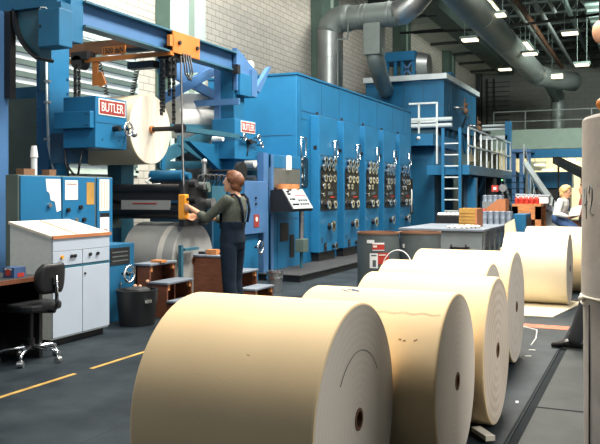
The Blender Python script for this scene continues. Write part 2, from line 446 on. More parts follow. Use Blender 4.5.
# marks
m = MB()
for (a, dx, w, h) in ((0.95, -0.20, .014, .006), (0.96, -0.175, .012, .006), (0.95, -0.12, .008, .006), (0.94, -0.11, .006, .006)):
    y = 4.19 - 0.4785 * math.sin(a); z = 0.478 + 0.4785 * math.cos(a)
    m.obox((-0.957 + dx, y, z), (-0.957 + dx + w, y, z), h, 0.003, (0, -math.sin(a), math.cos(a)))
m.build('tear_mark', 'rust', r2)
m = MB(); prev = None
for j in range(40):
    a = 0.60 + 0.012 * math.sin(j * .9); hw = .010 + .010 * abs(math.sin(j * 1.7)) * math.sin(PI * (j + .5) / 40); x = -0.945 - 0.62 + j * 0.0152
    row = [m.bm.verts.new((x, 4.19 - 0.4786 * math.sin(q), 0.478 + 0.4786 * math.cos(q))) for q in (a - hw, a, a + hw)]
    if prev:
        for k in range(2): f = m.bm.faces.new((prev[k], prev[k + 1], row[k + 1], row[k])); f.smooth = True
    prev = row
m.build('scuff_mark', 'scuff', r2)
m = MB()
for (x, y) in ((-.60, 0), (-.57, .02), (-.63, .03), (-.58, -.02)):
    a = 0.12 + y
    m.obox((-.957 + x, 4.19 - .479 * math.sin(a), .478 + .479 * math.cos(a)), (-.957 + x + .05, 4.19 - .479 * math.sin(a + .06), .478 + .479 * math.cos(a + .06)), .008, .002, (0, -math.sin(a), math.cos(a)))
m.build('ink_mark', 'jeans', r2)
# pencil arc on the nearest roll end
m = MB(); pts = []
for k in range(15):
    a = math.radians(35 + k * 7.5); pts.append((-1.152, 3.20 + 0.30 * math.cos(a), 0.51 + 0.30 * math.sin(a)))
m.tube(pts, 0.0014, 5).build('pencil_mark', 'boxgrey', r1)
tag_ = MB().box(-1.50, -1.485, 3.20 - .392, 3.20 - .38, .832, .838).build('tear_mark', 'scuff', r1)
# sheet of paper beneath the pale roll
sh = MB(); sh.prism([(-1.95, 9.72), (-1.05, 9.75), (-0.80, 11.25), (-1.95, 11.6)], 0.001, 0.012, 'z')
tag(sh.build('paper_sheet', 'paperpale'), 'flat cream sheet of paper under the pale roll', 'sheet')
tag(MB().obox((-0.98, 4.86, 0.03), (-0.86, 4.70, 0.03), 0.06, 0.03).build('wooden_wedge', 'cream'), 'small wooden wedge on the floor between second and third rolls', 'wedge')
# paper shreds on the dark strip
for (px, py, l) in ((505, 327, .10), (528, 356, .06), (511, 352, .05), (532, 350, .06), (517, 402, .05)):
    p = at(px, py, z=0.003); a = random.uniform(0, PI)
    d = Vector((math.cos(a), math.sin(a), 0)) * l
    tag(MB().obox(p - d / 2, p + d / 2, 0.02, 0.004).build('paper_scrap', 'whitepaper'), 'small torn scrap of white paper on the dark floor beside the rolls', 'scrap', 'paper scraps beside the rolls')
tag(MB().tube([at(505, 328, z=.006), at(520, 326, z=.006), at(537, 330, z=.006), at(536, 338, z=.006), at(531, 345, z=.006)], 0.006, 5).build('string', 'whitepaper'), 'thin white string lying on the dark floor near the orange line', 'string')

# ================================================================== UPRIGHT WRAPPED ROLL AT RIGHT EDGE
cx0 = at(582, 300, Z=3.6)
Rt = Vector((_c, _s, 0)); R_ = 0.47
cc = cx0 + Rt * (R_ + 0.03); cc.z = 0
t = thing('upright_roll', 'tall grey wrapped roll standing upright at the right edge, marked 42', 'upright roll', (cc.x, cc.y, 0))
m = MB(); m.lathe([(0, 1.862), (R_ - .02, 1.862), (R_ - .008, 1.858), (R_, 1.845), (R_ + .002, 1.40), (R_ + .004, 1.02), (R_ - .002, 1.0)], (cc.x, cc.y, 0), 64)
m.build('upper_wrapper', 'wrapboard', t)
m = MB(); m.lathe([(R_ - .004, 1.03), (R_ - .008, 0.5), (R_ - .008, 0.0), (0, 0)], (cc.x, cc.y, 0), 64)
m.build('lower_wrapper', 'wrapboard', t)
m = MB(); m.tube([(cc.x + (R_ + .006) * math.cos(2 * PI * k / 48), cc.y + (R_ + .006) * math.sin(2 * PI * k / 48), 1.005 + .012 * math.sin(2 * PI * k / 48 * 2)) for k in range(49)], 0.006, 6)
def onroll(ang, z, off=0.0):
    """ang measured from the camera-facing line, negative to the left"""
    base = math.atan2(-cc.y, -cc.x)
    a = base + ang
    return Vector((cc.x + (R_ + off) * math.cos(a), cc.y + (R_ + off) * math.sin(a), z))
m.ball(onroll(-1.25, 1.0, 0.012), 0.016)
m.tube([onroll(-1.25, 1.0, .012), onroll(-1.2, .985, .02), onroll(-1.15, .975, .014)], .005, 5)
m.build('string', 'cream', t)
m = MB().tube([onroll(-1.10, z, -0.003) for z in (0.0, .3, .6, .98)], 0.004, 5); m.build('wrapper_seam', 'rubber', t)
# handwritten 42
dm = MB()
four = [(-1.23, 1.52), (-1.215, 1.44), (-1.12, 1.46)]
dm.tube([onroll(a, z, .002) for a, z in four], .0035, 5)
dm.tube([onroll(a, z, .002) for a, z in ((-1.145, 1.53), (-1.15, 1.38))], .0035, 5)
dm.tube([onroll(a, z, .002) for a, z in ((-1.08, 1.50), (-1.05, 1.535), (-1.01, 1.52), (-1.01, 1.47), (-1.06, 1.41), (-0.98, 1.40))], .0035, 5)
dm.build('handwritten_number', 'boxgrey', t)

# ================================================================== BIG BLUE MACHINE
t = thing('drying_machine', 'huge blue metal machine housing behind the row of five control cabinets', 'machine', (-7.2, 17.6, 0))
BX = -6.2
MB().box(-8.2, BX, 13.66, 21.6, 0.05, 3.82).build('housing', 'blue', t, bevel=0.02)
m = MB()
for y in (14.9, 15.9, 17.2, 18.5, 19.8, 20.8): m.box(BX, BX + .004, y, y + .012, 3.12, 3.75)
m.box(BX, BX + .004, 13.9, 21.4, 3.11, 3.122).box(-8.1, -6.3, 13.655, 13.66, 2.62, 2.632).box(BX, BX + .004, 13.68, 14.2, 2.95, 2.962)
m.build('panel_seam', 'dblue', t)
MB().box(-8.22, BX + .02, 13.64, 21.62, 3.80, 3.84).build('roof_edge', 'blue2', t)
wn = MB(); wy0, wy1, wz0, wz1 = 13.80, 14.17, 1.62, 2.2
pts = []
for (cy, cz, a0) in ((wy1 - .08, wz1 - .08, 0), (wy0 + .08, wz1 - .08, 90), (wy0 + .08, wz0 + .08, 180), (wy1 - .08, wz0 + .08, 270)):
    for k in range(5):
        a = math.radians(a0 + k * 22.5); pts.append((cy + .08 * math.cos(a), cz + .08 * math.sin(a)))
wn.prism(pts, BX, BX + .02); wf = wn.build('viewing_window', 'glassdark', t)
MB().box(BX, BX + .03, 13.95, 13.98, 1.75, 1.98).build('window_handle', 'chrome', wf)
MB().box(BX, BX + .05, 13.70, 13.76, 1.0, 3.7).build('corner_post', 'blue2', t)
m = MB(); m.tube([(BX, 13.74, 2.56), (BX + .06, 13.74, 2.58), (BX + .07, 13.93, 2.58), (BX + .07, 13.93, 2.22), (BX + .06, 13.74, 2.20), (BX + .05, 13.74, 2.56)], .017, 8); m.build('door_handle', 'chrome', t)
MB().box(-6.25, -6.15, 21.0, 21.6, 0.9, 1.9).build('side_panel', 'black', t)
m = MB(); m.tube([(-6.1, 21.3, .95), (-6.1, 21.3, 1.6)], .02, 6); m.build('lever', 'rail', t)

# platform in front of the cabinets
t = thing('walkway_platform', 'low dark walkway platform along the foot of the blue cabinets', 'platform', (-5.6, 16, 0))
MB().box(-6.15, -5.32, 11.85, 21.2, 0.0, 0.10).build('platform_base', 'black', t)
MB().box(-6.15, -5.30, 11.83, 21.2, 0.10, 0.125).build('top_plate', 'rubber', t, bevel=.006)

ORD = ['first', 'second', 'third', 'fourth', 'fifth']
UX = -6.0
def make_unit():
    t = thing('control_cabinet', 'first blue control cabinet from the left in the row of five, beside the dark window', 'control cabinet', (UX, 14.3, 0.125), 'five control cabinets on the machine')
    MB().box(BX - .0, UX, 14.3, 15.3, 0.30, 3.06).build('body', 'blue', t, bevel=.012)
    MB().box(BX + .01, UX - .04, 14.36, 15.24, 0.125, 0.30).build('plinth', 'black', t)
    MB().box(UX, UX + .006, 14.34, 15.26, 2.25, 2.27).build('door_seam', 'dblue', t)
    m = MB(); m.tube([(UX, 15.0, 2.56), (UX + .05, 15.0, 2.58), (UX + .06, 15.17, 2.58), (UX + .06, 15.17, 2.26), (UX + .06, 15.0, 2.24), (UX + .05, 15.0, 2.56)], .017, 8); m.build('handle', 'chrome', t)
    MB().box(UX, UX + .012, 14.36, 15.24, 1.15, 1.98).build('instrument_panel', 'blackgloss', t)
    MB().box(UX + .012, UX + .016, 14.72, 15.0, 1.46, 1.53).build('label_plate', 'drum', t)
    MB().box(UX + .012, UX + .018, 14.85, 15.1, 1.40, 1.43).build('red_mark', 'red', t)
    def knob(y, z, r, l=.08, mt='chrome'):
        k = MB().cyl((UX, y, z), (UX + l, y, z), r * .55, n=12).build('knob_shaft', 'black', t)
        MB().annulus((UX + l - .02, y, z), (UX + l, y, z), r * .5, r, 16).build('knob_rim', mt, k)
    for y in (14.5, 14.75, 15.0): knob(y, 2.16, .08)
    for y in (14.42, 14.66, 14.9): knob(y, 2.02, .075)
    for y in (14.48, 14.72, 14.96): knob(y, 1.80, .08, .08)
    for y in (14.46, 14.68): knob(y, 1.64, .06, .06)
    for y in (14.45,): knob(y, 1.47, .04, .05)
    for y in (14.62, 14.96): knob(y, 1.26, .085, .1)
    knob(14.80, 0.82, .115, .12)
    knob(15.02, 0.40, .075, .1)
    MB().box(UX, UX + .01, 14.55, 14.68, .32, .48).build('vent', 'black', t)
    MB().box(UX, UX + .004, 14.40, 14.50, .5, .6).build('sticker', 'dblue', t)
    MB().cyl((-6.08, 14.38, 3.06), (-6.08, 14.38, 3.13), .025, n=8).build('hinge_pin', 'black', t)
    MB().box(-6.12, -6.05, 14.29, 14.3, 2.38, 2.45).build('latch', 'black', t)
    return t
u0 = make_unit()
ul = ['first', 'second blue control cabinet from the left, next to the nearest one', 'third blue control cabinet, in the middle of the row of five', 'fourth blue control cabinet from the left, second from the far end', 'fifth blue control cabinet at the far right end of the row']
for k in range(1, 5):
    dup(u0, (UX, 14.3 + 1.38 * k, 0.125), ul[k])

# ------------------------------------------------------------------ inlet cabinet in front of the machine's near end
t = thing('inlet_cabinet', 'blue steel cabinet with grey panel and white switch box before the big machine', 'machine cabinet', (-6.5, 12.9, 0))
MB().box(-7.0, -6.1, 12.33, 13.60, 1.95, 2.19).build('upper_housing', 'blue', t, bevel=.01)
MB().box(-7.0, -6.1, 12.33, 13.60, 0.0, 1.15).build('lower_housing', 'blue', t, bevel=.01)
MB().box(-6.14, -6.09, 12.33, 12.42, 0, 2.19).build('front_frame', 'lav', t)
MB().box(-7.0, -6.12, 12.36, 13.60, 1.15, 1.70).build('dark_bay', 'black', t)
MB().box(-7.0, -6.105, 12.36, 13.60, 1.60, 1.95).build('steel_panel', 'steel', t)
MB().box(-6.1, -6.04, 12.95, 13.08, 1.92, 2.19).build('switch_box', 'white', t, bevel=.01)
MB().box(-6.1, -6.09, 12.7, 13.05, .62, .95).box(-6.1, -6.09, 13.12, 13.3, .3, .72).build('vent_opening', 'black', t)
MB().box(-6.1, -6.095, 12.45, 13.5, 1.02, 1.03).box(-6.1, -6.095, 12.58, 12.59, .05, 1.1).build('panel_seam', 'dblue', t)

# console on a post
t = thing('operator_panel', 'tilted grey control panel with push buttons on a post', 'control panel', (-5.75, 12.9, 0.0))
MB().cyl((-5.80, 12.98, .45), (-5.80, 12.98, 1.28), .045, n=14).build('post', 'steel', t)
MB().cyl((-5.80, 12.98, .0), (-5.80, 12.98, .02), .12, n=14).cyl((-5.80, 12.98, .02), (-5.80, 12.98, .45), .03, n=14).build('base', 'teal', t)
MB().box(-5.87, -5.70, 12.85, 13.08, .42, .66).build('junction_box', 'greygreen', t, bevel=.01)
hd = MB().prism([(-6.05, 1.55), (-5.83, 1.57), (-5.62, 1.22), (-5.66, 1.17), (-6.05, 1.17)], 12.20, 13.12, 'y').build('panel_housing', 'black', t)
fc = MB().prism([(-5.835, 1.572), (-5.825, 1.572), (-5.612, 1.225), (-5.622, 1.22)], 12.24, 13.09, 'y').build('panel_face', 'panelface', t)
def pf(y, k):   # point on the sloping face
    return Vector((-5.824 + .205 * k, y, 1.575 - .335 * k))
for k, ys in ((0.15, (12.335, 12.391)), (0.28, (12.335, 12.391)), (0.55, (12.311, 12.415, 12.47)), (.82, (12.311, 12.375, 12.454, 12.518))):
    for y in ys: MB().cbox(pf(y, k), (.025, .045, .03)).build('switch', 'black', fc)
for y in (12.653, 12.756, 12.86, 12.963):
    for k in (.62, .82): MB().cbox(pf(y, k), (.022, .05, .035)).build('push_button', 'drum', fc)
m = MB()
for j in range(9): m.cbox(pf(12.613 + j * .05, .35), (.012, .022, .014))
m.build('caption', 'red', fc)
for y in (12.35, 12.72):
    k = 'brown cardboard tube stub on the tilted control panel, ' + ('left one' if y < 12.5 else 'right one')
    tag(MB().annulus((-5.92, y + .15, 1.57), (-5.92, y + .15, 1.66), .08, .14 if y < 12.5 else .12, 20).build('cardboard_ring', 'lightwood'), k, 'cardboard ring', 'cardboard rings on the control panel')

# rollers between rear frame and inlet cabinet
t = thing('roller_stand', 'stand of steel web rollers left of the grey steel panel', 'roller stand', (-6.6, 12.2, 0))
MB().box(-7.3, -6.95, 11.95, 12.3, 0, 2.3).build('upright', 'teal', t)
for (y, z, r, mt) in ((12.1, 2.02, .08, 'whitepaper'), (12.1, 1.75, .06, 'steel'), (12.15, .98, .06, 'chrome'), (12.1, .62, .11, 'steel'), (12.15, .34, .09, 'steel')):
    MB().cyl((-7.3, y, z), (-6.3, y, z), r, n=18).build('roller', mt, t)
MB().box(-7.0, -6.3, 12.2, 12.3, 1.1, 1.9).build('back_plate', 'teal', t)

# ================================================================== UPPER DRYER TOWER + DECK
t = thing('upper_tower', 'tall blue machine tower with grey roof edge behind the cabinets', 'machine tower', (-7.3, 28, 0))
TX = -6.2
MB().box(-8.95, TX, 25.5, 30.8, 3.7, 5.30).build('upper_housing', 'blue2', t, bevel=.02)
MB().box(-8.95, TX - .3, 25.6, 30.8, 0, 3.7).build('lower_housing', 'teal', t)
MB().box(-9.0, TX + .12, 25.38, 30.9, 5.30, 5.48).build('roof_edge', 'rail', t)
m = MB()
for y in (26.6, 27.8, 29.0, 30.0): m.box(TX, TX + .006, y, y + .02, 3.9, 5.2)
for y in (26.2, 27.2, 28.3, 29.4): m.box(TX, TX + .02, y, y + .06, 4.3, 4.5).box(TX, TX + .02, y + .4, y + .46, 3.9, 4.1)
for x in (-8.3, -7.6, -6.9): m.box(x, x + .02, 25.49, 25.5, 4.45, 5.25)
m.box(-9, TX, 25.49, 25.5, 4.42, 4.44)
m.build('panel_seam', 'dblue', t)
# lower blue face between cabinets and ladder
MB().box(-8.2, -5.85, 22.9, 25.4, 0.0, 2.9).build('gear_housing', 'blue2', t, bevel=.02)
m = MB()
for (y, z) in ((23.2, .4), (23.2, 1.3), (23.2, 2.0), (24.3, .4), (24.3, 1.3), (24.3, 2.0)):
    m.box(-5.85, -5.84, y, y + .02, z, z + .7).box(-5.85, -5.84, y, y + .8, z, z + .02)
m.box(-5.85, -5.83, 24.5, 24.9, .2, .9)
m.build('cover_plate', 'dblue', t)
MB().box(-8.2, -5.75, 22.3, 25.4, 2.9, 3.25).build('cross_deck', 'blue', t)
for (y, z) in ((25.9, 3.95), (25.9, 3.75)):
    MB().cyl((-8.0, y - .5, z), (-5.9, y - .5, z), .07, n=12).build('pipe', 'rail', t)
m = MB()
for j in range(6):
    y = 26 + j * .8
    m.obox((TX - .1, y, 3.0), (TX - .1, y + .4, 3.7), .06, .06, (1, 0, 0)).obox((TX - .1, y + .4, 3.7), (TX - .1, y + .8, 3.0), .06, .06, (1, 0, 0))
m.build('truss', 'blue2', t)
for (y, z, k) in ((27.4, 4.35, 0), (29.7, 3.9, 1)):
    b = MB().tube([(TX, y - .5, z + .15), (TX + .25, y - .4, z + .12), (TX + .3, y + .3, z - .1), (TX + .1, y + .4, z - .5)], .05, 8).build('valve_pipe', 'steel', t)
    MB().ball((TX + .3, y, z + .05), .12).cyl((TX + .28, y, z), (TX + .28, y, z + .5), .02, n=6).build('valve', 'rust', b)
    MB().ball((TX + .25, y + .35, z + .3), .08).build('valve_cap', 'rust', b)
MB().box(-6.1, -5.0, 30.9, 31.6, 3.6, 3.75).cyl((-6.0, 31, 4.0), (-4.9, 31, 4.0), .06, n=10).cyl((-6.0, 31, 4.15), (-4.9, 31, 4.15), .05, n=10).build('outfeed_roller', 'rail', t)
MB().box(-5.1, -4.9, 30.9, 31.3, 2.4, 4.3).build('outfeed_post', 'blue', t)
# roof equipment
t = thing('blower_frame', 'blue steel frame with a pale fan casing on the tower roof', 'blower', (-7.6, 26.8, 5.48))
p = lambda px, py: at(px, py, Y=26.2)
MB().box(-8.75, -7.35, 26.0, 27.2, 6.1, 6.42).build('top_beam', 'blue', t)
for x in (-8.7, -8.4, -8.1, -7.85, -7.45): MB().box(x, x + .1, 26.05, 26.15, 5.48, 6.1).build('leg', 'blue', t)
MB().obox((-7.85, 26.1, 5.5), (-7.42, 26.1, 6.1), .07, .07, (0, 1, 0)).obox((-7.42, 26.1, 5.5), (-7.85, 26.1, 6.1), .07, .07, (0, 1, 0)).build('brace', 'lav', t)
MB().cyl((-7.35, 26.7, 5.98), (-7.0, 26.7, 5.98), .50, .40, n=28).build('fan_casing', 'duct', t)
MB().box(-6.75, -6.45, 27.6, 28.2, 5.48, 5.85).build('motor_box', 'blue', t)

# deck with railing and ladder
t = thing('service_deck', 'blue raised service deck with grey railings above the work tables', 'service deck', (-5.4, 25, 0))
DX = -4.62
MB().box(-5.85, DX, 22.0, 29.5, 2.02, 2.30).build('deck', 'blue', t, bevel=.01)
m = MB()
for z in (2.85, 3.36): m.obox((DX - .04, 22.05, z), (DX - .04, 29.45, z), .045, .045)
m.build('handrail', 'rail', t)
for j in range(9): MB().box(DX - .065, DX - .02, 22.05 + j * .92, 22.10 + j * .92, 2.30, 3.36).build('railing_post', 'rail', t)
for (x, y) in ((DX - .3, 23.0), (DX - .3, 25.5), (DX - .3, 28.5)): MB().box(x - .08, x + .08, y, y + .16, 0, 2.02).build('leg', 'dblue', t)
MB().box(DX - .25, DX - .0, 22.9, 23.15, 0.0, 1.95).build('bright_leg', 'blue', t)
for y in (24.5, 26.5): MB().obox((DX - .3, y, 1.4), (DX - .05, y, 2.0), .05, .05, (0, 1, 0)).build('bracket', 'blue2', t)
MB().box(-5.7, DX, 26, 26.1, 0.0, 2.0).build('painted_shade', 'black', t)  # black sheet standing in for the shade beneath the deck
MB().cbox((DX, 27.4, 1.95), (.03, .12, .05)).build('indicator_light', 'greenled', t)
t = thing('upper_railing', 'grey handrail on the blue cross deck left of the ladder', 'railing', (-5.8, 22.3, 3.25))
a = at(409, 104, Y=22.35); b = at(437, 102, Y=22.35)
for z in (a.z, a.z - .55): MB().obox((a.x, 22.35, z), (b.x, 22.35, z), .05, .05).build('rail', 'rail', t)
MB().obox((b.x, 22.35, 2.35), (b.x, 22.35, a.z + .02), .05, .05).build('long_post', 'rail', t)
pm = at(419, 120, Y=22.35); MB().obox((pm.x, 22.35, 3.1), (pm.x, 22.35, a.z), .05, .05).ball((pm.x, 22.3, 3.12), .06).build('short_post', 'rail', t)
t = thing('ladder', 'blue upright ladder leading to the service deck', 'ladder', (-5.2, 21.85, 0))
l0, l1 = at(443, 200, Y=21.85), at(460, 200, Y=21.85)
for l in (l0, l1): MB().box(l.x - .04, l.x + .04, 21.82, 21.90, 0, 3.35).build('side_rail', 'blue', t)
for j in range(9): MB().obox((l0.x, 21.86, .35 + j * .32), (l1.x, 21.86, .35 + j * .32), .035, .035).build('rung', 'rail', t)
# stairs at the deck's far end
t = thing('steel_stairs', 'blue steel stair flight with white handrail behind the deck', 'stairs', (-4.6, 30.5, 0))
MB().obox((-5.0, 29.6, 2.2), (-5.0, 33.2, 0.1), .05, .28).build('stringer', 'blue', t)
MB().obox((-4.2, 29.6, 2.2), (-4.2, 33.2, 0.1), .05, .28).build('stringer', 'blue', t)
for j in range(9):
    k = (j + .5) / 9; MB().box(-5.0, -4.2, 29.6 + 3.6 * k - .12, 29.6 + 3.6 * k + .12, 2.25 - 2.1 * k - .02, 2.25 - 2.1 * k + .02).build('tread', 'dblue', t)
MB().obox((-4.2, 29.6, 3.3), (-4.2, 33.2, 1.2), .05, .05).build('handrail', 'rail', t)
for j in range(5):
    k = j / 4; MB().box(-4.22, -4.18, 29.6 + 3.6 * k, 29.64 + 3.6 * k, 2.2 - 2.1 * k, 3.3 - 2.1 * k).build('railing_post', 'rail', t)

# ================================================================== DUCTS, PIPES AND LAMPS OVERHEAD
t = thing('exhaust_duct', 'dull metal exhaust duct rising behind the machine and bending over it', 'duct', (-8.8, 21.7, 0))
z1 = 6.72
MB().cyl((-8.75, 21.7, 3.6), (-8.75, 21.7, 6.4), .39, n=28).build('riser', 'duct', t)
MB().tube([(-8.75, 21.7, 6.35), (-8.72, 21.7, 6.5), (-8.5, 21.7, 6.7), (-8.3, 21.7, z1), (-8.1, 21.7, z1)], .40, 28).build('elbow', 'ductgrey', t)
MB().cyl((-8.3, 21.7, z1), (-6.62, 21.7, z1), .36, n=28).build('cross_run', 'ductgrey', t)
for x in (-7.75, -7.62, -6.9): MB().cyl((x, 21.7, z1), (x + .05, 21.7, z1), .385, n=28).build('collar', 'duct', t)
for z in (5.55, 4.4): MB().cyl((-8.75, 21.7, z), (-8.75, 21.7, z + .05), .405, n=28).build('collar', 'duct', t)
MB().tube([(-6.72, 21.7, z1), (-6.5, 21.7, z1 + .02), (-6.2, 21.7, z1 + .25), (-5.75, 21.7, z1 + .75), (-5.45, 21.7, z1 + 1.2)], [.36, .38, .40, .40, .40], 28).build('upturned_outlet', 'steel', t)
m = MB()
prof = [(-7.35, 6.5), (-7.35, 5.6), (-7.3, 5.35), (-7.15, 5.2), (-6.9, 5.1)]
m.obox((-7.35, 21.7, 6.5), (-7.35, 21.7, 5.55), .5, .5, (1, 0, 0))
m.tube([(-7.35, 21.7, 5.75), (-7.37, 21.95, 5.42), (-7.5, 22.6, 5.2), (-7.8, 23.8, 5.08), (-8.2, 25.5, 5.0)], .26, 16)
m.build('branch', 'ductgrey', t)
MB().obox((-8.3, 21.2, 3.84), (-8.3, 21.2, 6.0), .04, .04).obox((-8.3, 21.2, 6.0), (-8.0, 21.2, 6.0), .04, .04).obox((-8.0, 21.2, 6.0), (-8.0, 21.3, 6.5), .04, .04).build('drain_pipe', 'ductgrey', t)

t = thing('ventilation_duct', 'thick grey round ventilation duct running under the roof to the back', 'duct', (-4.7, 34, 7))
MB().cyl((-4.75, 10, 7.0), (-4.75, 37.3, 7.0), .46, n=28).build('long_run', 'ductgrey', t)
for y in (20, 24, 28, 32, 36): MB().cyl((-4.75, y, 7), (-4.75, y + .05, 7), .47, n=28).build('joint_ring', 'ductgrey', t)
MB().tube([(-4.75, 37.2, 7.0), (-4.5, 38.2, 7.0), (-4.0, 39.3, 6.98), (-3.3, 40.2, 6.95)], [.46, .47, .46, .46], 28).build('end_bend', 'ductgrey', t)
MB().cyl((-4.35, 38.6, 7), (-4.35, 43.0, 6.6), .36, n=24).cyl((-4.35, 43, 4.6), (-4.35, 43, 6.8), .36, n=24).build('down_pipe', 'ductgrey', t)
t2 = thing('roof_pipe', 'orange pipe running under the roof towards the back', 'pipe', (-4.05, 30, 8))
MB().cyl((-4.05, 12, 8), (-4.05, 42, 8), .10, n=12).build('pipe', 'rust', t2)
for y in (20, 28, 36): MB().cyl((-4.05, y, 8), (-4.05, y, 8.9), .02, n=6).build('hanger', 'greygreen', t2)
for (x, z, y1, l) in ((-3.5, 8.0, 42, 'grey conduit pipe right of the orange roof pipe'), (-3.15, 8.2, 30, 'short thin grey conduit near the upper right of the roof'), (-4.45, 8.3, 42, 'grey pipe between round duct and orange roof pipe')):
    t2 = thing('roof_pipe', l, 'pipe', (x, 30, z))
    MB().cyl((x, 12, z), (x, y1, z), .075, n=10).build('pipe', 'ductgrey', t2)
    for y in (20, 28): MB().cyl((x, y, z), (x, y, 8.9), .015, n=6).build('hanger', 'greygreen', t2)
t2 = tag(MB().tube([at(400, 33, Y=29), at(470, 30, Y=29), at(520, 25, Y=29), at(600, 14, Y=29)], .05, 6).build('cable', 'black'), 'black cable strung across the hall below the roof', 'cable')
lampspots = [(490, 9, 26, 'large lamp at the top beside the round duct', 1), (497, 15.5, 24, 'small flat lamp below the large lamp at the top', 0), (525, 48.5, 31, 'large lamp halfway along the round duct', 1), (530, 54, 29, 'small flat lamp just below the halfway large lamp', 0),
             (570, 33.5, 26, 'flat lamp highest at the right under the dark roof', 0), (582, 65, 30, 'flat lamp low at the right near the far wall', 0), (470, 40, 26, 'flat lamp left of the round duct', 0), (505, 69.5, 33, 'flat lamp at the left above the far wall', 0)]
for (px, py, Z, l, big) in lampspots:
    c = at(px, py, Z=Z); w, d = (.50, 2.6) if big else (.50, .40)
    t2 = thing('ceiling_lamp', l, 'lamp', c, 'lamps hanging below the roof')
    MB().cbox((c.x, c.y, c.z + .06), (w + .1, d + .06, .08)).build('fixture', 'greygreen', t2)
    MB().cbox((c.x, c.y, c.z), (w, d, .06)).build('diffuser', 'lamp', t2)
    for s in (-1, 1): MB().cyl((c.x + s * w * .35, c.y, c.z + .1), (c.x + s * w * .35, c.y, 9.0), .012, n=5).build('hanger', 'greygreen', t2)
c = at(552, 76.5, Y=38.0)
t2 = thing('ceiling_lamp', 'lamp shining in front of the bend of the round duct', 'lamp', c)
MB().cbox((c.x, c.y, c.z), (.95, .3, .2)).build('diffuser', 'lamp', t2)
MB().cbox((c.x, c.y, c.z + .12), (1.0, .36, .08)).build('fixture', 'greygreen', t2)
MB().cyl((c.x, c.y, c.z + .1), (c.x, c.y, 9.0), .02, n=5).build('hanger', 'greygreen', t2)
t = thing('wall_ladder', 'dark fixed ladder on the far brick wall', 'ladder', (-8.3, 46.9, 0))
a0, a1 = at(487, 100, Y=46.85), at(494, 100, Y=46.85)
for a in (a0, a1): MB().box(a.x - .05, a.x + .05, 46.8, 46.95, 4.6, 8.3).build('side_rail', 'black', t)
for j in range(12): MB().obox((a0.x - .1, 46.85, 5 + j * .28), (a1.x + .9, 46.85, 5 + j * .28), .04, .04).build('rung', 'ceilingdark', t)
tag(MB().box(at(477, 90, Y=46.8).x, at(482, 90, Y=46.8).x, 46.5, 46.98, 4.6, 8.6).build('steel_column', 'ceilingdark'), 'dark steel column on the far wall beside the fixed ladder', 'column')

# ================================================================== LEFT: SPLICER FRAMES
t = thing('portal_frame', 'nearest blue portal frame with a boxed column at far left', 'machine frame', (-7.0, 7.25, 0))
ca, cb = at(36, 100, Y=8.25), at(49, 100, Y=8.25)
MB().box(ca.x, cb.x, 8.25, 8.66, 0, 4.4).build('column', 'blue', t, bevel=.012)
MB().box(ca.x, cb.x, 7.40, 8.25, 3.75, 4.4).build('tie_beam', 'blue2', t)
hb = MB().box(-6.50, -6.18, 7.00, 7.23, 3.20, 3.64).build('housing_box', 'blue2', t, bevel=.012)
MB().box(-6.475, -6.45, 6.99, 7.0, 3.43, 3.46).build('lock', 'black', hb)
MB().tube([(-6.49, 7.02, 3.64), (-6.47, 7.02, 3.67), (-6.40, 7.02, 3.66), (-6.38, 7.02, 3.64)], .008, 6).build('lifting_eye', 'rail', hb)
MB().box(cb.x - .12, cb.x, 8.2, 8.25, 2.9, 3.50).build('dark_plate', 'teal', t)
MB().box(-6.5, -6.2, 7.05, 7.23, 3.64, 3.72).build('box_mount', 'blue2', t)
MB().box(-8.2, -6.30, 7.10, 7.40, 3.70, 4.5).build('girder', 'blue2', t)
hp = [(-7.40, 3.70), (-7.42, 3.1)]
arc = [(-6.62 - .36 * (1 - (k / 10) ** 2), 3.72 - .62 * (k / 10) ** .8) for k in range(11)]
MB().prism([(-6.62, 3.72)] + arc, 7.16, 7.36, 'y').build('haunch_plate', 'teal', t)
m = MB()
for a, b in zip(arc, arc[1:]): m.obox((a[0], 7.25, a[1]), (b[0], 7.25, b[1]), .30, .04)
m.build('haunch_flange', 'black', t)
MB().box(-8.2, -7.12, 6.75, 7.20, 0, 3.72).build('wide_column', 'lav', t, bevel=.05)
MB().box(-7.12, -7.03, 7.1, 7.2, 2.65, 3.70).build('rubber_strip', 'black', t)
m = MB(); m.tube([at(46, 48, Y=8.2), at(47, 110, Y=8.2), at(48.5, 145, Y=8.2), at(53, 169, Y=8.2)], .016, 8); m.build('conduit', 'rail', t)
for py in (82, 103, 140): q = at(47, py, Y=8.2); MB().box(q.x - .03, q.x + .03, 8.17, 8.25, q.z, q.z + .025).build('conduit_clip', 'steel', t)
m = MB()
for z in (1.9, 2.15, 2.4, 2.65, 2.9, 3.1): m.cyl((cb.x, 8.62, z), (cb.x + .015, 8.62, z), .016, n=8).cyl((ca.x + .03, 8.25, z), (ca.x + .03, 8.24, z), .014, n=8)
m.build('bolt_row', 'dblue', t)
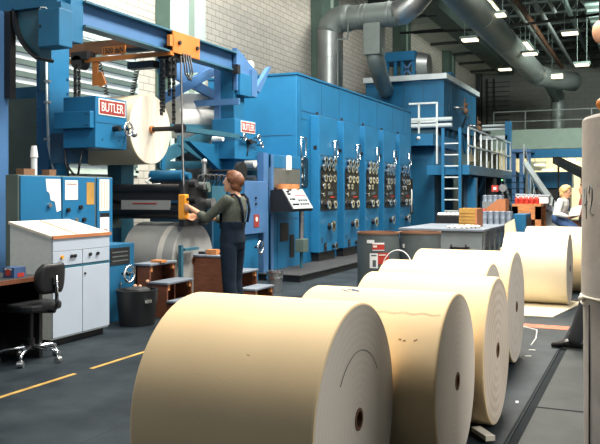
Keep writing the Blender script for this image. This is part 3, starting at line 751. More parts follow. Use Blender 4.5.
# second posts deeper in the machine's frame
t = thing('inner_post', 'slim dark blue post with a grey panel between the wide column and the boxed column', 'post', (-8.2, 8.6, 0))
MB().box(-8.5, -7.9, 8.5, 8.7, 0, 2.85).build('panel', 'greygreen', t)
MB().box(-7.9, -7.84, 8.48, 8.72, 1.7, 3.0).build('edge_strip', 'teal', t)
MB().box(-9.0, -7.6, 8.7, 8.78, 2.85, 3.05).build('cross_plate', 'blue2', t)
t = thing('pale_lamp_shade', 'small white cone above the electric cabinet beside the boxed column', 'lamp shade', (-6.34, 6.9, 1.70))
c = at(34, 152, X=-6.34)
MB().cyl((c.x, c.y, c.z - .06), (c.x, c.y, c.z + .07), .045, .03, n=16).build('shade', 'white', t)
MB().cyl((c.x, c.y, 1.70), (c.x, c.y, c.z - .06), .035, n=12).build('foot', 'rail', t)

# runway beam
t = thing('runway_beam', 'long blue overhead crane beam running from the near column to the rear frame', 'crane beam', (-6.3, 9.2, 3.6))
MB().box(-6.42, -6.22, 7.24, 7.46, 3.3, 4.3).build('end_plate', 'blue2', t)
MB().box(-6.31, -6.29, 7.46, 11.25, 3.53, 3.80).build('web', 'lav', t)
MB().box(-6.38, -6.18, 7.46, 11.25, 3.80, 3.825).build('upper_flange', 'teal', t)
MB().box(-6.38, -6.18, 7.46, 11.25, 3.505, 3.53).build('lower_flange', 'teal', t)
# crane
t = thing('overhead_crane', 'orange overhead crane bridge with capacity board and chain hoist', 'crane', (-7.2, 9.3, 3.6))
CY = 9.30
MB().box(-8.6, -6.4, CY + .06, CY + .18, 3.60, 3.78).build('rear_girder', 'rust', t)
MB().box(-8.3, -6.16, CY - .05, CY + .03, 3.455, 3.515).build('front_rail', 'orange', t)
bd = MB().box(-7.38, -6.96, CY - .03, CY - .01, 3.535, 3.66).build('capacity_board', 'orange', t)
text('lettering', '1500 daN', 1.0, (-7.17, CY - .034, 3.60), 0, 'black', bd, .001, .01, 1.0, (.36, .085))
MB().box(-6.94, -6.25, CY - .03, CY + .06, 3.55, 3.61).build('trolley_beam', 'black', t)
et = MB().box(-6.175, -6.15, 9.30, 10.02, 3.50, 3.815).build('end_truck', 'orange', t, bevel=.006)
MB().box(-6.2, -6.15, 9.22, 9.32, 3.58, 3.74).build('end_stop', 'orange', et)
for (y, z) in ((9.45, 3.66), (9.93, 3.66)): MB().cyl((-6.15, y, z), (-6.12, y, z), .03, n=12).build('wheel_bolt', 'black', et)
MB().cyl((-6.35, 9.5, 3.18), (-6.35, 9.5, 3.42), .11, n=18).box(-6.42, -6.2, 9.3, 9.7, 3.42, 3.5).build('travel_motor', 'black', t)
MB().box(-6.9, -6.45, CY - .06, CY + .1, 3.30, 3.40).build('hoist_carriage', 'black', t)
MB().box(-7.56, -7.46, CY - .03, CY + .0, 3.10, 3.46).obox((-7.46, CY, 3.28), (-7.38, CY, 3.10), .04, .12).build('hook_bracket', 'orange', t)
MB().cbox((-7.75, CY, 3.55), (.3, .2, .12)).cyl((-7.8, CY - .1, 3.46), (-7.8, CY + .1, 3.46), .10, n=16).build('hoist_motor', 'black', t)
for (x, y, z0) in ((-7.86, CY - .05, 2.9), (-7.80, CY - .12, 2.85), (-7.73, CY - .12, 2.95), (-6.28, CY - .1, 2.62), (-6.23, CY - .12, 2.66), (-6.20, CY - .02, 2.9), (-6.14, CY, 2.5)):
    m = MB(); n = int((3.45 - z0) / .05)
    for j in range(n):
        z = z0 + j * .05
        m.cbox((x, y, z), (.05 if j % 2 else .02, .02 if j % 2 else .05, .045))
    m.build('chain', 'black', t)
for (px0, py0, px1, py1) in ((98, 58, 107, 95), (139, 62, 132, 95)):
    a, b = at(px0, py0, Y=9.7), at(px1, py1, Y=9.7); pts = []
    for k in range(61):
        q = a.lerp(b, k / 60); pts.append(q + Vector((.035 * math.cos(k * 2 * PI / 5), .035 * math.sin(k * 2 * PI / 5), 0)))
    tag(MB().tube(pts, .010, 5).build('spiral_cable', 'black'), 'black spiral cable hanging from the crane, ' + ('left one near the chain hoist' if px0 < 110 else 'right one above the hanging roll'), 'cable')

# ---- BUTLER head one, hanging paper roll
def nameplate(parent, y, z, X, w, h):
    pl = MB().box(X, X + .008, y - w / 2, y + w / 2, z - h / 2, z + h / 2).build('nameplate', 'whitepaper', parent)
    MB().box(X + .008, X + .012, y - w / 2 + .015, y + w / 2 - .015, z - h / 2 + .015, z + h / 2 - .015).build('red_field', 'redplate', pl)
    text('lettering', 'BUTLER', 1.0, (X + .014, y, z), PI / 2, 'white', pl, .001, .004, 1.0, (w * .82, h * .56))
def handwheel(parent, c, r, axis='x', mt='chrome', spokes=3):
    c = Vector(c)
    h = MB().cyl(c - Vector((.10, 0, 0)), c + Vector((.01, 0, 0)), r * .2, n=12).build('wheel_hub', 'black', parent)
    m = MB(); m.tube([c + Vector((0, r * math.cos(2 * PI * k / 24), r * math.sin(2 * PI * k / 24))) for k in range(25)], r * .16, 8, False)
    for k in range(spokes):
        a = 2 * PI * k / spokes + .4; m.obox(c, c + Vector((0, r * math.cos(a), r * math.sin(a))), r * .14, r * .14, (1, 0, 0))
    m.build('handwheel', mt, parent)
    return h
t = thing('splicer_head', 'large blue machine box with a red nameplate, in front of the hanging roll', 'machine head', (-6.9, 8.3, 2.1))
HX = -6.52
MB().box(-7.05, HX, 8.06, 8.72, 2.09, 2.76).build('housing', 'blue', t, bevel=.008)
MB().box(-7.13, -6.54, 7.98, 8.2, 2.34, 2.56).build('side_block', 'blue', t, bevel=.008)
MB().box(-7.35, -7.0, 8.15, 8.5, 1.9, 2.30).build('hinge_bracket', 'dblue', t)
MB().box(HX, HX + .004, 8.07, 8.74, 2.418, 2.424).box(-7.05, HX, 8.056, 8.06, 2.418, 2.424).build('panel_seam', 'dblue', t)
nameplate(t, 8.40, 2.63, HX, .56, .21)
handwheel(t, (HX + .12, 8.60, 2.36), .09)
MB().cyl((HX, 8.44, 2.36), (HX + .1, 8.44, 2.36), .04, n=14).build('dial', 'black', t)
MB().cyl((HX, 8.70, 2.30), (HX + .12, 8.70, 2.30), .02, n=8).ball((HX + .14, 8.70, 2.30), .045).build('knob', 'steel', t)
m = MB()
for (y, z) in ((8.2, 2.2), (8.55, 2.2), (8.65, 2.2)): m.cyl((HX, y, z), (HX + .01, y, z), .012, n=8)
for (x, z) in ((-6.62, 2.52), (-6.57, 2.52), (-6.62, 2.38), (-6.57, 2.38)): m.cyl((x, 7.98, z), (x, 7.97, z), .01, n=8)
m.build('bolt_row', 'dblue', t)
for (pts) in ([(-7.05, 8.1, 2.08), (-7.0, 8.05, 1.9), (-6.95, 8.05, 1.72)], [(-7.2, 8.2, 1.95), (-7.05, 8.15, 1.85), (-6.9, 8.1, 1.74)], [(-6.75, 8.1, 2.1), (-6.72, 8.0, 1.9), (-6.75, 8.0, 1.74)]):
    MB().tube(pts, .014, 6).build('hose', 'black', t)

t = thing('paper_roll', 'pale paper roll hanging high in the frame behind the blue nameplate box', 'paper roll', (-6.5, 9.26, 1.91))
roll_mesh(t, 1.05, 0.50, 'paperpale', 'rollendwhite', .04)
t = thing('roll_shaft', 'dark shaft arm reaching into the hanging roll core', 'shaft', (-6.2, 9.26, 2.41))
MB().cyl((-6.48, 9.26, 2.41), (-5.98, 9.26, 2.41), .035, n=14).build('shaft', 'black', t)
MB().box(-6.05, -5.95, 9.30, 10.9, 2.37, 2.44).build('swing_arm', 'teal', t)
MB().cyl((-6.08, 9.26, 2.41), (-5.95, 9.26, 2.41), .065, n=18).build('chuck', 'black', t)
MB().cyl((-6.5, 9.26, 2.41), (-6.46, 9.26, 2.41), .055, n=16).build('collar', 'lightwood', t)

# rear frame with side plates
t = thing('rear_frame', 'rear blue splicer frame with cut-out side plates and web rollers', 'machine frame', (-6.5, 11.2, 0))
MB().box(-6.60, -6.25, 11.25, 11.62, 0, 3.85).build('post', 'blue2', t, bevel=.01)
MB().box(-6.60, -6.50, 11.20, 11.26, .5, 3.7).build('lav_post', 'lav', t)
MB().box(-6.16, -6.04, 11.92, 12.1, 0, 2.2).build('side_post', 'lav', t)
PXP = -6.9
NB = [0]
def bar(pts, w, mt='lav', nm='side_plate', X=PXP):
    m = MB(); NB[0] += 1; X = X + .012 * NB[0]
    for a, b in zip(pts, pts[1:]):
        a3, b3 = at(*a, X=X), at(*b, X=X); m.obox(a3, b3, .06, w, (0, 0, 1) if abs(a[0] - b[0]) > 3 else (0, 1, 0))
    return m.build(nm, mt, t)
bar([(158, 66), (222, 66)], .22)
bar([(164, 68), (222, 100)], .16)
bar([(160, 100), (222, 66)], .16)
bar([(160, 158), (222, 128)], .20, 'teal')
bar([(178, 140), (222, 170)], .16, 'teal')
bar([(158, 165), (222, 165)], .12, 'teal')
bar([(162, 60), (162, 170)], .10, 'blue2')
bar([(222, 60), (222, 180)], .22, 'blue2')
a, b = at(166, 127, X=PXP), at(222, 128, X=PXP)
MB().obox(a + Vector((.06, 0, 0)), b + Vector((.06, 0, 0)), .05, .09).build('cross_bar', 'teal', t)
MB().box(-9.0, -6.1, 11.13, 11.19, 2.95, 3.05).build('rear_beam', 'lav', t)
wb = MB()
for (py, r) in ((108, .14), (118, .20)):
    a, b = at(172, py, X=-7.05), at(218, py, X=-7.05); wb.cyl(a, b, r, n=24)
wb.build('web_paper', 'whitepaper', t)
for (p0, p1, p2, py0, py1) in ((168, 214, 0, 98, 99), (174, 216, 0, 134, 147)):
    a, b = at(p0, py0, X=-7.0), at(p1, py0, X=-7.0); MB().obox(a, b, .1, .14).build('web_paper', 'whitepaper', t)
a, b = at(175, 145, X=-7.1), at(216, 145, X=-7.1); MB().obox(a, b, .02, .45).build('web_sheet', 'greypaper', t)
a, b = at(176, 170, X=-7.1), at(214, 170, X=-7.1); MB().obox(a, b, .02, .42).build('web_sheet', 'greypaper', t)
# top bracket
m = MB().prism([(11.25, 3.9), (11.95, 3.62), (11.95, 3.2), (11.25, 3.2)], -6.28, -6.2, 'x'); m.build('top_plate', 'lav', t)
m = MB().prism([(11.95, 3.3), (12.45, 3.75), (12.55, 3.78), (12.1, 3.25)], -6.28, -6.2, 'x'); m.build('horn_bracket', 'lav', t)
MB().cyl((-6.9, 11.9, 3.72), (-6.25, 11.9, 3.72), .07, n=16).build('top_roller', 'whitepaper', t)
MB().box(-6.58, -6.16, 11.3, 11.82, 3.13, 3.50).build('gear_box', 'blue', t, bevel=.008)
MB().box(-6.25, -6.15, 11.70, 11.9, 3.15, 3.6).build('gear_flange', 'lav', t)
MB().box(-6.2, -6.1, 11.1, 11.2, 3.45, 3.6).build('stop_block', 'black', t)
MB().cyl((-5.99, 10.93, 1.85), (-5.91, 10.93, 1.85), .15, n=28).build('guide_wheel', 'black', t)
MB().cyl(at(213, 139, Y=11.0), at(223, 138.5, Y=11.0), .045, n=14).build('white_spindle', 'white', t)
MB().cyl((-6.5, 10.91, 1.85), (-6.02, 10.91, 1.85), .03, n=10).build('wheel_axle', 'black', t)
m = MB().prism([(10.2, 2.3), (11.2, 2.3), (11.2, 1.85)], -6.55, -6.45, 'x'); m.build('gusset', 'blue2', t)

t = thing('splicer_head', 'smaller blue machine box with a red nameplate, above the operator in overalls', 'machine head', (-6.35, 11.6, 2.07))
HX2 = -6.15
MB().box(-6.58, HX2, 11.10, 11.86, 2.06, 2.72).build('housing', 'blue', t, bevel=.008)
MB().box(-6.585, HX2 + .005, 11.095, 11.86, 2.37, 2.38).build('panel_seam', 'dblue', t)
nameplate(t, 11.55, 2.605, HX2, .50, .19)
handwheel(t, (HX2 + .1, 11.25, 2.42), .055); handwheel(t, (HX2 + .1, 11.77, 2.44), .055); handwheel(t, (HX2 + .14, 11.80, 2.32), .05)
MB().cyl((HX2, 11.54, 2.36), (HX2 + .08, 11.54, 2.36), .05, n=12).tube([(HX2 + .05, 11.28, 2.40), (HX2 + .06, 11.74, 2.36)], .02, 6).build('dial', 'black', t)
MB().tube([(HX2 + .01, 11.54, 2.3), (HX2 + .015, 11.52, 2.2), (HX2 + .01, 11.50, 2.12)], .01, 6).build('cable', 'black', t)

# ---- lower splicing unit with rollers
t = thing('lower_splicer', 'dark roller unit with black rollers and gears above the lower roll', 'machine unit', (-6.3, 9.1, 1.2))
LY = 9.0
MB().cyl((-7.0, LY, 1.55), (-5.72, LY, 1.55), .075, n=22).build('top_roller', 'blackgloss', t)
MB().box(-7.0, -5.75, LY - .05, LY + .25, 1.40, 1.5).build('beam', 'black', t)
MB().cyl((-7.0, LY + .02, 1.26), (-5.72, LY + .02, 1.26), .10, n=22).build('lower_roller', 'blackgloss', t)
MB().box(-6.75, -5.95, LY - .10, LY - .06, 1.27, 1.40).build('web_plate', 'greypaper', t)
MB().box(-6.55, -6.15, LY - .105, LY - .10, 1.345, 1.365).build('red_stripe', 'redplate', t)
MB().box(-7.0, -5.72, LY - .02, LY + .15, 1.14, 1.2).build('lower_beam', 'black', t)
MB().box(-7.05, -6.98, LY - .12, LY + .2, 1.0, 1.6).build('end_plate', 'greygreen', t)
MB().box(-5.76, -5.68, LY - .15, LY + .45, 1.05, 1.65).build('end_plate', 'black', t)
rnd = random.Random(3)
for j in range(9):
    y = LY - .12 + rnd.random() * .6; z = 1.1 + rnd.random() * .55; r = .03 + rnd.random() * .05
    MB().cyl((-5.68, y, z), (-5.62 + rnd.random() * .06, y, z), r, n=14).build('gear', rnd.choice(['black', 'steel', 'rubber', 'greygreen']), t)
MB().cyl((-5.70, LY + .4, 1.6), (-5.70, LY + .4, 1.92), .03, n=10).ball((-5.70, LY + .4, 1.94), .045).build('lever', 'steel', t)
MB().box(-5.9, -5.6, LY + .45, LY + .85, 1.15, 1.6).build('valve_block', 'teal', t)
for k in range(5):
    a = Vector((-5.66, LY + .1 + k * .15, 1.62)); MB().tube([a, a + Vector((.05, .02, .12)), a + Vector((.08, .16, .14)), a + Vector((.0, .26, .02)), a + Vector((.0, .3, -.2))], .012, 6).build('hose', 'rubber', t)
MB().cyl((-6.55, LY + .35, 1.74), (-6.0, LY + .35, 1.74), .085, n=20).cyl((-6.0, LY + .35, 1.74), (-5.9, LY + .35, 1.74), .05, n=14).build('motor', 'blue2', t)
MB().box(-6.5, -6.0, LY + .28, LY + .42, 1.6, 1.67).build('motor_foot', 'black', t)
MB().tube([(-6.5, LY + .25, 1.72), (-6.55, LY + .2, 1.66), (-6.45, LY + .18, 1.62), (-6.3, LY + .2, 1.63)], .01, 6).build('cable', 'rail', t)
MB().box(-7.3, -7.05, LY + .3, LY + .6, 0, 2.2).build('rear_post', 'teal', t)
MB().box(-7.0, -5.9, LY + .95, LY + 1.0, 0.0, 1.6).build('back_plate', 'dblue', t)
MB().tube([(-7.03, LY - .1, 1.5), (-7.03, LY - .12, 1.1), (-7.0, LY - .12, .7)], .014, 6).build('pipe', 'rust', t)
t = thing('paper_roll', 'grey-wrapped paper roll low in the machine beneath the black rollers', 'paper roll', (-5.78, 9.25, 0.03))
roll_mesh(t, .84, 0.53, 'greypaper', 'greypaper', .05)
m = MB().lathe([(.5315, -.26), (.5315, -.17)], (-5.78, 9.25, .56), 60, 'x'); m.build('painted_reflection', 'reflectpale', t)  # pale strip paints a light reflection onto the grey roll
t = thing('roll_stand', 'blue roll stand arm with a chuck beside the lower grey roll', 'stand', (-5.66, 9.25, 0))
MB().box(-5.74, -5.66, 8.85, 9.2, .72, .755).build('guard_bar', 'teal', t)
MB().box(-5.74, -5.69, 8.80, 8.85, 0, .80).build('guard_post', 'teal', t)
MB().box(-7.3, -7.05, 9.05, 9.45, 0, .7).build('foot', 'dblue', t)

# pendant, hung from the crane
hp_ = Vector((-5.045, 7.85, 1.335))
t = thing('pendant_control', 'yellow hand-held crane control box on a long black cable', 'pendant control', hp_)
MB().box(hp_.x - .05, hp_.x + .05, hp_.y - .045, hp_.y + .045, hp_.z - .15, hp_.z + .15).build('housing', 'yellow', t, bevel=.015)
for z in (-.05, .02, .09): MB().cyl((hp_.x + .05, hp_.y, hp_.z + z), (hp_.x + .065, hp_.y, hp_.z + z), .018, n=12).build('button', 'black', t)
MB().cyl((hp_.x, hp_.y, hp_.z + .15), (hp_.x, hp_.y, hp_.z + .24), .03, .014, n=12).build('cable_boot', 'black', t)
c2 = at(181, 56, X=-6.14); pts = []
for k in range(17):
    q = (hp_ + Vector((0, 0, .22))).lerp(c2, k / 16); q.z -= .16 * math.sin(PI * k / 16); pts.append(q)
MB().tube(pts, .013, 6).build('cable', 'black', t)
for (dx, dy) in ((0, .06), (.02, .12)):
    a = c2 + Vector((0, dy, .05)); MB().tube([a, a + Vector((.02, .02, -.3)), a + Vector((.03, .10, -.38)), a + Vector((.02, .16, -.25)), a + Vector((0, .12, 0))], .012, 6).build('cable_loop', 'black', t)

# ================================================================== ELECTRIC CABINET + CONSOLE + DESK
t = thing('electric_cabinet', 'tall blue electric cabinet with torn notices behind the white console', 'electric cabinet', (-6.5, 7.2, 0))
EX = -6.2
MB().box(-6.40, EX - .02, 6.40, 8.02, 0, 1.70).build('body', 'greygreen', t, bevel=.008)
for (y0, y1) in ((6.42, 7.06), (7.08, 7.66), (7.70, 8.0)):
    d_ = MB().box(EX - .02, EX, y0, y1, .1, 1.69).build('door', 'blue', t, bevel=.006)
    if y0 < 7.5:
        for (yy, zz) in (((6.72, 1.10), (6.92, 1.12), (6.85, 1.36)) if y0 < 7 else ((7.38, 1.33), (7.30, 1.18), (7.44, 1.18), (7.30, 1.02), (7.44, 1.02), (7.16, 1.3))):
            MB().cyl((EX, yy, zz), (EX + .03, yy, zz), .026, n=12).build('knob', rnd.choice(['chrome', 'steel', 'black']), d_)
m = MB().prism([(6.80, 1.66), (7.04, 1.66), (7.05, 1.30), (6.98, 1.28), (6.95, 1.40), (6.88, 1.42), (6.86, 1.50), (6.82, 1.52)], EX, EX + .003, 'x'); m.build('torn_notice', 'whitepaper', t)
MB().box(EX, EX + .003, 7.12, 7.34, 1.42, 1.65).build('notice', 'whitepaper', t)
MB().box(EX + .003, EX + .004, 7.14, 7.32, 1.60, 1.61).build('notice_rule', 'redplate', t)
MB().box(EX, EX + .003, 7.50, 7.64, 1.36, 1.63).build('notice', 'crate', t)
MB().box(EX, EX + .003, 7.74, 7.93, 1.28, 1.67).build('notice', 'cream', t)
for y in (7.78, 7.83, 7.88): MB().box(EX + .003, EX + .004, y, y + .006, 1.30, 1.65).build('notice_rule', 'rust', t)
MB().box(EX, EX + .003, 7.75, 7.93, .92, 1.23).build('notice', 'white', t)
MB().box(EX + .003, EX + .005, 7.75, 7.93, 1.20, 1.25).build('notice_head', 'black', t)
MB().tube([(EX + .004, 7.79 + .12 * k / 8, 1.0 + .05 * math.sin(PI * k / 8)) for k in range(9)], .004, 5).build('printed_arc', 'redplate', t)
MB().box(EX, EX + .004, 6.70, 6.88, .84, .93).build('sign', 'redplate', t)
MB().box(-6.39, -6.28, 6.95, 7.06, 1.70, 1.77).build('cable_box', 'rust', t)
MB().box(-6.39, -6.28, 6.55, 6.72, 1.70, 1.77).build('cable_box', 'rust', t)

t = thing('control_desk', 'white sloping control desk with two doors beside the black chair', 'control desk', (-5.5, 6.3, 0))
DXF, DXB, DY0, DY1 = -5.25, -5.80, 5.86, 6.72
MB().prism([(DXF - .02, .07), (DXB, .07), (DXB, 1.19), (DXF - .02, 1.06)], DY0, DY1, 'y').build('body', 'consolegrey', t, bevel=.004)
MB().box(DXB + .03, DXF - .06, DY0 + .03, DY1 - .03, 0, .07).build('plinth', 'black', t)
tp = MB().prism([(DXF, 1.055), (DXB - .01, 1.19), (DXB - .01, 1.215), (DXF, 1.08)], DY0 - .01, DY1 + .01, 'y').build('sloping_top', 'cream', t)
MB().box(DXF - .005, DXF + .012, DY0 - .01, DY1 + .02, 1.052, 1.085).build('edge_strip', 'brownbox', tp)
MB().obox((DXF - .02, 6.22, 1.088), (DXB + .02, 6.26, 1.215), .012, .004).build('ruler', 'lightwood', tp)
MB().box(DXF - .02, DXF, DY0, DY1, .93, 1.052).build('upper_fascia', 'consoledoor', t)
MB().box(DXF - .02, DXF - .005, DY0, DY1, .755, .785).build('dark_gap', 'teal', t)
for (y0, y1) in ((DY0, 6.285), (6.295, DY1)):
    MB().box(DXF - .02, DXF, y0, y1, .785, .925).build('drawer', 'consoledoor', t, bevel=.003)
    dd = MB().box(DXF - .02, DXF, y0, y1, .09, .755).build('door', 'consoledoor', t, bevel=.003)
    MB().cyl((DXF, y0 + .03, .68), (DXF + .01, y0 + .03, .68), .012, n=10).build('lock', 'black', dd)
for (y, mt) in ((5.98, 'yellow'), (6.12, 'black'), (6.17, 'black'), (6.40, 'black'), (6.52, 'black')):
    MB().cyl((DXF, y, .87), (DXF + .018, y, .87), .018, n=10).build('push_button', mt, t)

t = thing('desk', 'dark wooden desk at the far left edge beside the chair', 'desk', (-5.4, 4.6, 0))
MB().box(-5.75, -5.0, 3.4, 5.52, .72, .75).build('desk_top', 'rubber', t)
MB().box(-5.01, -4.99, 3.4, 5.52, .715, .752).build('edge_strip', 'wood', t)
MB().box(-5.75, -5.72, 3.4, 5.5, .1, .72).build('back_panel', 'black', t)
MB().box(-5.72, -5.05, 5.46, 5.50, 0, .72).build('side_panel', 'black', t)
MB().box(-5.72, -5.05, 3.42, 3.46, 0, .72).build('side_panel', 'black', t)
c = at(16.5, 277, z=.75)
t = thing('small_carton', 'small blue and red carton on the desk corner', 'carton', (c.x - .02, c.y, .75))
bb = MB().box(c.x - .08, c.x + .05, c.y - .08, c.y + .06, .75, .84).build('carton', 'jeans', t)
MB().cyl((c.x - .02, c.y - .08, .795), (c.x - .02, c.y - .083, .795), .032, n=14).build('red_mark', 'red', bb)
MB().box(c.x + .05, c.x + .052, c.y - .04, c.y + .04, .755, .79).build('red_mark', 'red', bb)
MB().box(c.x - .06, c.x + .02, c.y - .082, c.y - .08, .818, .832).build('white_stripe', 'white', bb)

# swivel chair
cx, cy = -5.03, 5.33
t = thing('swivel_chair', 'black swivel chair with chrome five-star base at the desk', 'chair', (cx, cy, 0))
for k in range(5):
    a = math.radians(8 + 72 * k); d_ = Vector((math.cos(a), math.sin(a), 0)); c = Vector((cx, cy, 0))
    l = MB().tube([c + Vector((0, 0, .13)), c + d_ * .22 + Vector((0, 0, .115)), c + d_ * .265 + Vector((0, 0, .10)), c + d_ * .28 + Vector((0, 0, .055))], [.02, .017, .016, .012], 8).build('base_leg', 'chrome', t)
    p = c + d_ * .28 + Vector((0, 0, .028)); s = Vector((-d_.y, d_.x, 0))
    MB().cyl(p - s * .026, p + s * .026, .028, n=14).build('caster', 'steel', l)
MB().cyl((cx, cy, .10), (cx, cy, .20), .035, n=14).cyl((cx, cy, .2), (cx, cy, .46), .022, n=12).build('gas_column', 'black', t)
m = MB(); pts = []
for k in range(24):
    a = 2 * PI * k / 24; pts.append((cx - .0 + .23 * math.copysign(abs(math.cos(a)) ** .6, math.cos(a)), cy + .23 * math.copysign(abs(math.sin(a)) ** .6, math.sin(a))))
m.prism(pts, .46, .53, 'z').build('seat', 'black', t, bevel=.02)
BKX = cx + .23
m = MB(); rows = []
for i in range(9):
    z = .62 + i * .0325; w = .17 * (1 - .55 * abs((i - 4) / 4.6) ** 3)
    row = []
    for (off, sgn) in ((0.0, 1), (.045, -1)):
        for j in range(9):
            y = (j - 4) / 4 * w * sgn; row.append((BKX + off - 1.6 * y * y * -1 * -1 + .02 * (i / 8), cy + y, z))
    rows.append([m.bm.verts.new(p) for p in row])
for A, B in zip(rows, rows[1:]):
    for k in range(18): f = m.bm.faces.new((A[k], A[(k + 1) % 18], B[(k + 1) % 18], B[k])); f.smooth = True
m.bm.faces.new(list(reversed(rows[0]))); m.bm.faces.new(rows[-1])
m.build('backrest', 'black', t)
MB().tube([(cx + .1, cy, .45), (cx + .27, cy, .46), (cx + .30, cy, .52), (cx + .29, cy, .74)], .016, 8).box(BKX + .03, BKX + .07, cy - .04, cy + .04, .70, .76).build('back_bracket', 'black', t)
MB().tube([(BKX + .075, cy - .01, .78), (BKX + .09, cy - .01, .6), (BKX + .05, cy - .01, .47)], .006, 6).build('adjuster_rod', 'chrome', t)

# blue box with handwheel
t = thing('valve_cabinet', 'low blue box with a chrome handwheel and dark plate beside the white console', 'machine box', (-5.8, 7.4, 0))
VX = -5.66
MB().box(-6.0, VX, 7.20, 7.72, 0, .90).build('housing', 'blue2', t, bevel=.006)
pl = MB().box(VX, VX + .006, 7.26, 7.62, .66, .86).build('dark_plate', 'black', t)
for z in (.70, .75, .80): MB().box(VX + .006, VX + .008, 7.29, 7.58, z, z + .015).build('printed_line', 'drum', pl)
handwheel(t, (VX + .12, 7.46, .55), .095)
MB().tube([(VX + .01, 7.45, .45), (VX + .02, 7.40, .35), (VX + .02, 7.42, .25)], .008, 6).build('cable', 'black', t)

# black bin
t = thing('waste_bin', 'black plastic waste bin on the floor beside the left wooden steps', 'bin', (-5.33, 7.32, 0))
MB().lathe([(.0, .0), (.20, .0), (.235, .36), (.24, .40), (.22, .40), (.21, .36), (.19, .03), (0, .03)], (-5.33, 7.32, 0), 28).build('bin_body', 'black', t)
MB().box(-5.12, -5.085, 7.18, 7.26, .27, .30).build('handle', 'steel', t)
tag(MB().box(-5.45, -5.2, 7.2, 7.45, .03, .425).build('bin_liner', 'rubber', None, .06), 'dark bag filling the black waste bin', 'bag')
for i, (px, py, l) in enumerate(((135, 286, 'left'), (140, 286.5, 'middle'), (147.5, 281.5, 'right'))):
    c = at(px, py, Y=7.36 + .04 * i)
    t = thing('taped_rod', 'short dark rod with a pink tip sticking out of the bin, %s one of three' % l, 'rod', (c.x, c.y, .42), 'pink-tipped rods in the waste bin')
    MB().cyl((c.x, c.y, .42), (c.x, c.y, c.z), .012, n=8).build('rod', 'black', t)
    MB().ball((c.x, c.y, c.z), .022).build('tip', 'skin', t)

# wooden steps
def steps(name, label, x_front, y0, y1, deck, Zs=(.21, .425, .64)):
    t = thing(name, label, 'steps', (x_front - .4, (y0 + y1) / 2, 0))
    n = 3; td = .25
    for i, z in enumerate(Zs):
        xf = x_front - td * i; xb = x_front - td * (i + 1) - .0 if i < 2 else x_front - td * 2 - deck
        for (ya, yb) in ((y0, y0 + .025), (y1 - .025, y1)):
            MB().box(xb, xf - .02, ya, yb, 0, z - .025).build('side_panel', 'wood', t)
        MB().box(xb - .02, xf, y0 - .015, y1 + .015, z - .028, z).build('tread', 'tread', t, bevel=.006)
        for ya in (y0 + .045, y1 - .045): MB().box(xf - .06, xf - .02, ya - .02, ya + .02, z - .10, z - .028).build('corner_block', 'lightwood', t)
    MB().box(x_front - td * 2 - deck, x_front - td * 2 - deck + .02, y0, y1, 0, Zs[2] - .03).build('back_panel', 'wood', t)
    return t
steps('wooden_steps', 'brown wooden steps at the left, in front of the lower roll', -4.99, 7.82, 8.38, .22)
steps('wooden_steps', 'brown wooden steps with a long deck behind the operator', -4.80, 9.25, 9.80, .60)
m = MB().box(-5.62, -5.46, 8.0, 8.12, .64, .668); tag(m.build('wood_block', 'lightwood'), 'small flat wood block on the left wooden steps', 'wood block')
c = Vector((-5.55, 9.4, .64)); tag(MB().box(c.x - .08, c.x + .08, c.y - .06, c.y + .06, .64, .71).build('wood_block', 'lightwood'), 'orange wood block on the deck of the right wooden steps', 'wood block')
for (x, l, w) in ((-5.74, 'flat dark tool left of the wood block on the steps deck', .09), (-5.32, 'dark tool right of the wood block on the steps deck', .12)):
    t = thing('hand_tool', l, 'tool', (x, 9.42, .64)); MB().box(x - w, x + w * .6, 9.38, 9.44, .64, .675).build('handle', 'black', t); MB().cyl((x + w * .6, 9.41, .665), (x + w, 9.41, .69), .025, n=10).build('head', 'steel', t)

# blue cupboard behind the operator
t = thing('switch_cabinet', 'blue switch cabinet with a red label right behind the operator', 'switch cabinet', (-6.2, 11.45, 0))
MB().box(-6.45, -6.0, 10.62, 11.12, .0, 1.70).build('side_section', 'blue2', t, bevel=.008)
MB().box(-6.45, -5.98, 11.12, 11.9, .82, 1.70).build('upper_box', 'lav', t, bevel=.008)
MB().box(-6.45, -6.04, 11.12, 11.72, 0, .80).build('lower_box', 'blue', t, bevel=.008)
rl = MB().box(-5.98, -5.972, 11.44, 11.62, .93, 1.14).build('red_label', 'redplate', t)
MB().cyl((-5.972, 11.53, 1.06), (-5.968, 11.53, 1.06), .04, n=14).build('label_symbol', 'cream', rl)
for (y, z) in ((11.5, 1.42), (11.5, 1.32), (11.24, 1.25)): MB().cyl((-5.98, y, z), (-5.955, y, z), .02, n=10).build('knob', 'black', t)
handwheel(t, (-5.86, 11.45, .60), .10)
# bucket
t = thing('bucket', 'small metal bucket on the floor beside the right wooden steps', 'bucket', (-5.18, 10.6, 0))
MB().lathe([(0, 0), (.10, 0), (.125, .31), (.13, .31), (.12, .30), (.095, .015), (0, .015)], (-5.18, 10.6, 0), 24).build('pail', 'steel', t)
MB().annulus((-5.18, 10.6, .20), (-5.18, 10.6, .23), .115, .127).annulus((-5.18, 10.6, .30), (-5.18, 10.6, .32), .115, .136).build('band', 'chrome', t)
m = MB().tube([(-5.18 + .125 * math.cos(PI * k / 12), 10.6 - .03, .30 - .07 * math.sin(PI * k / 12)) for k in range(13)], .005, 5); m.build('bail_handle', 'steel', t)

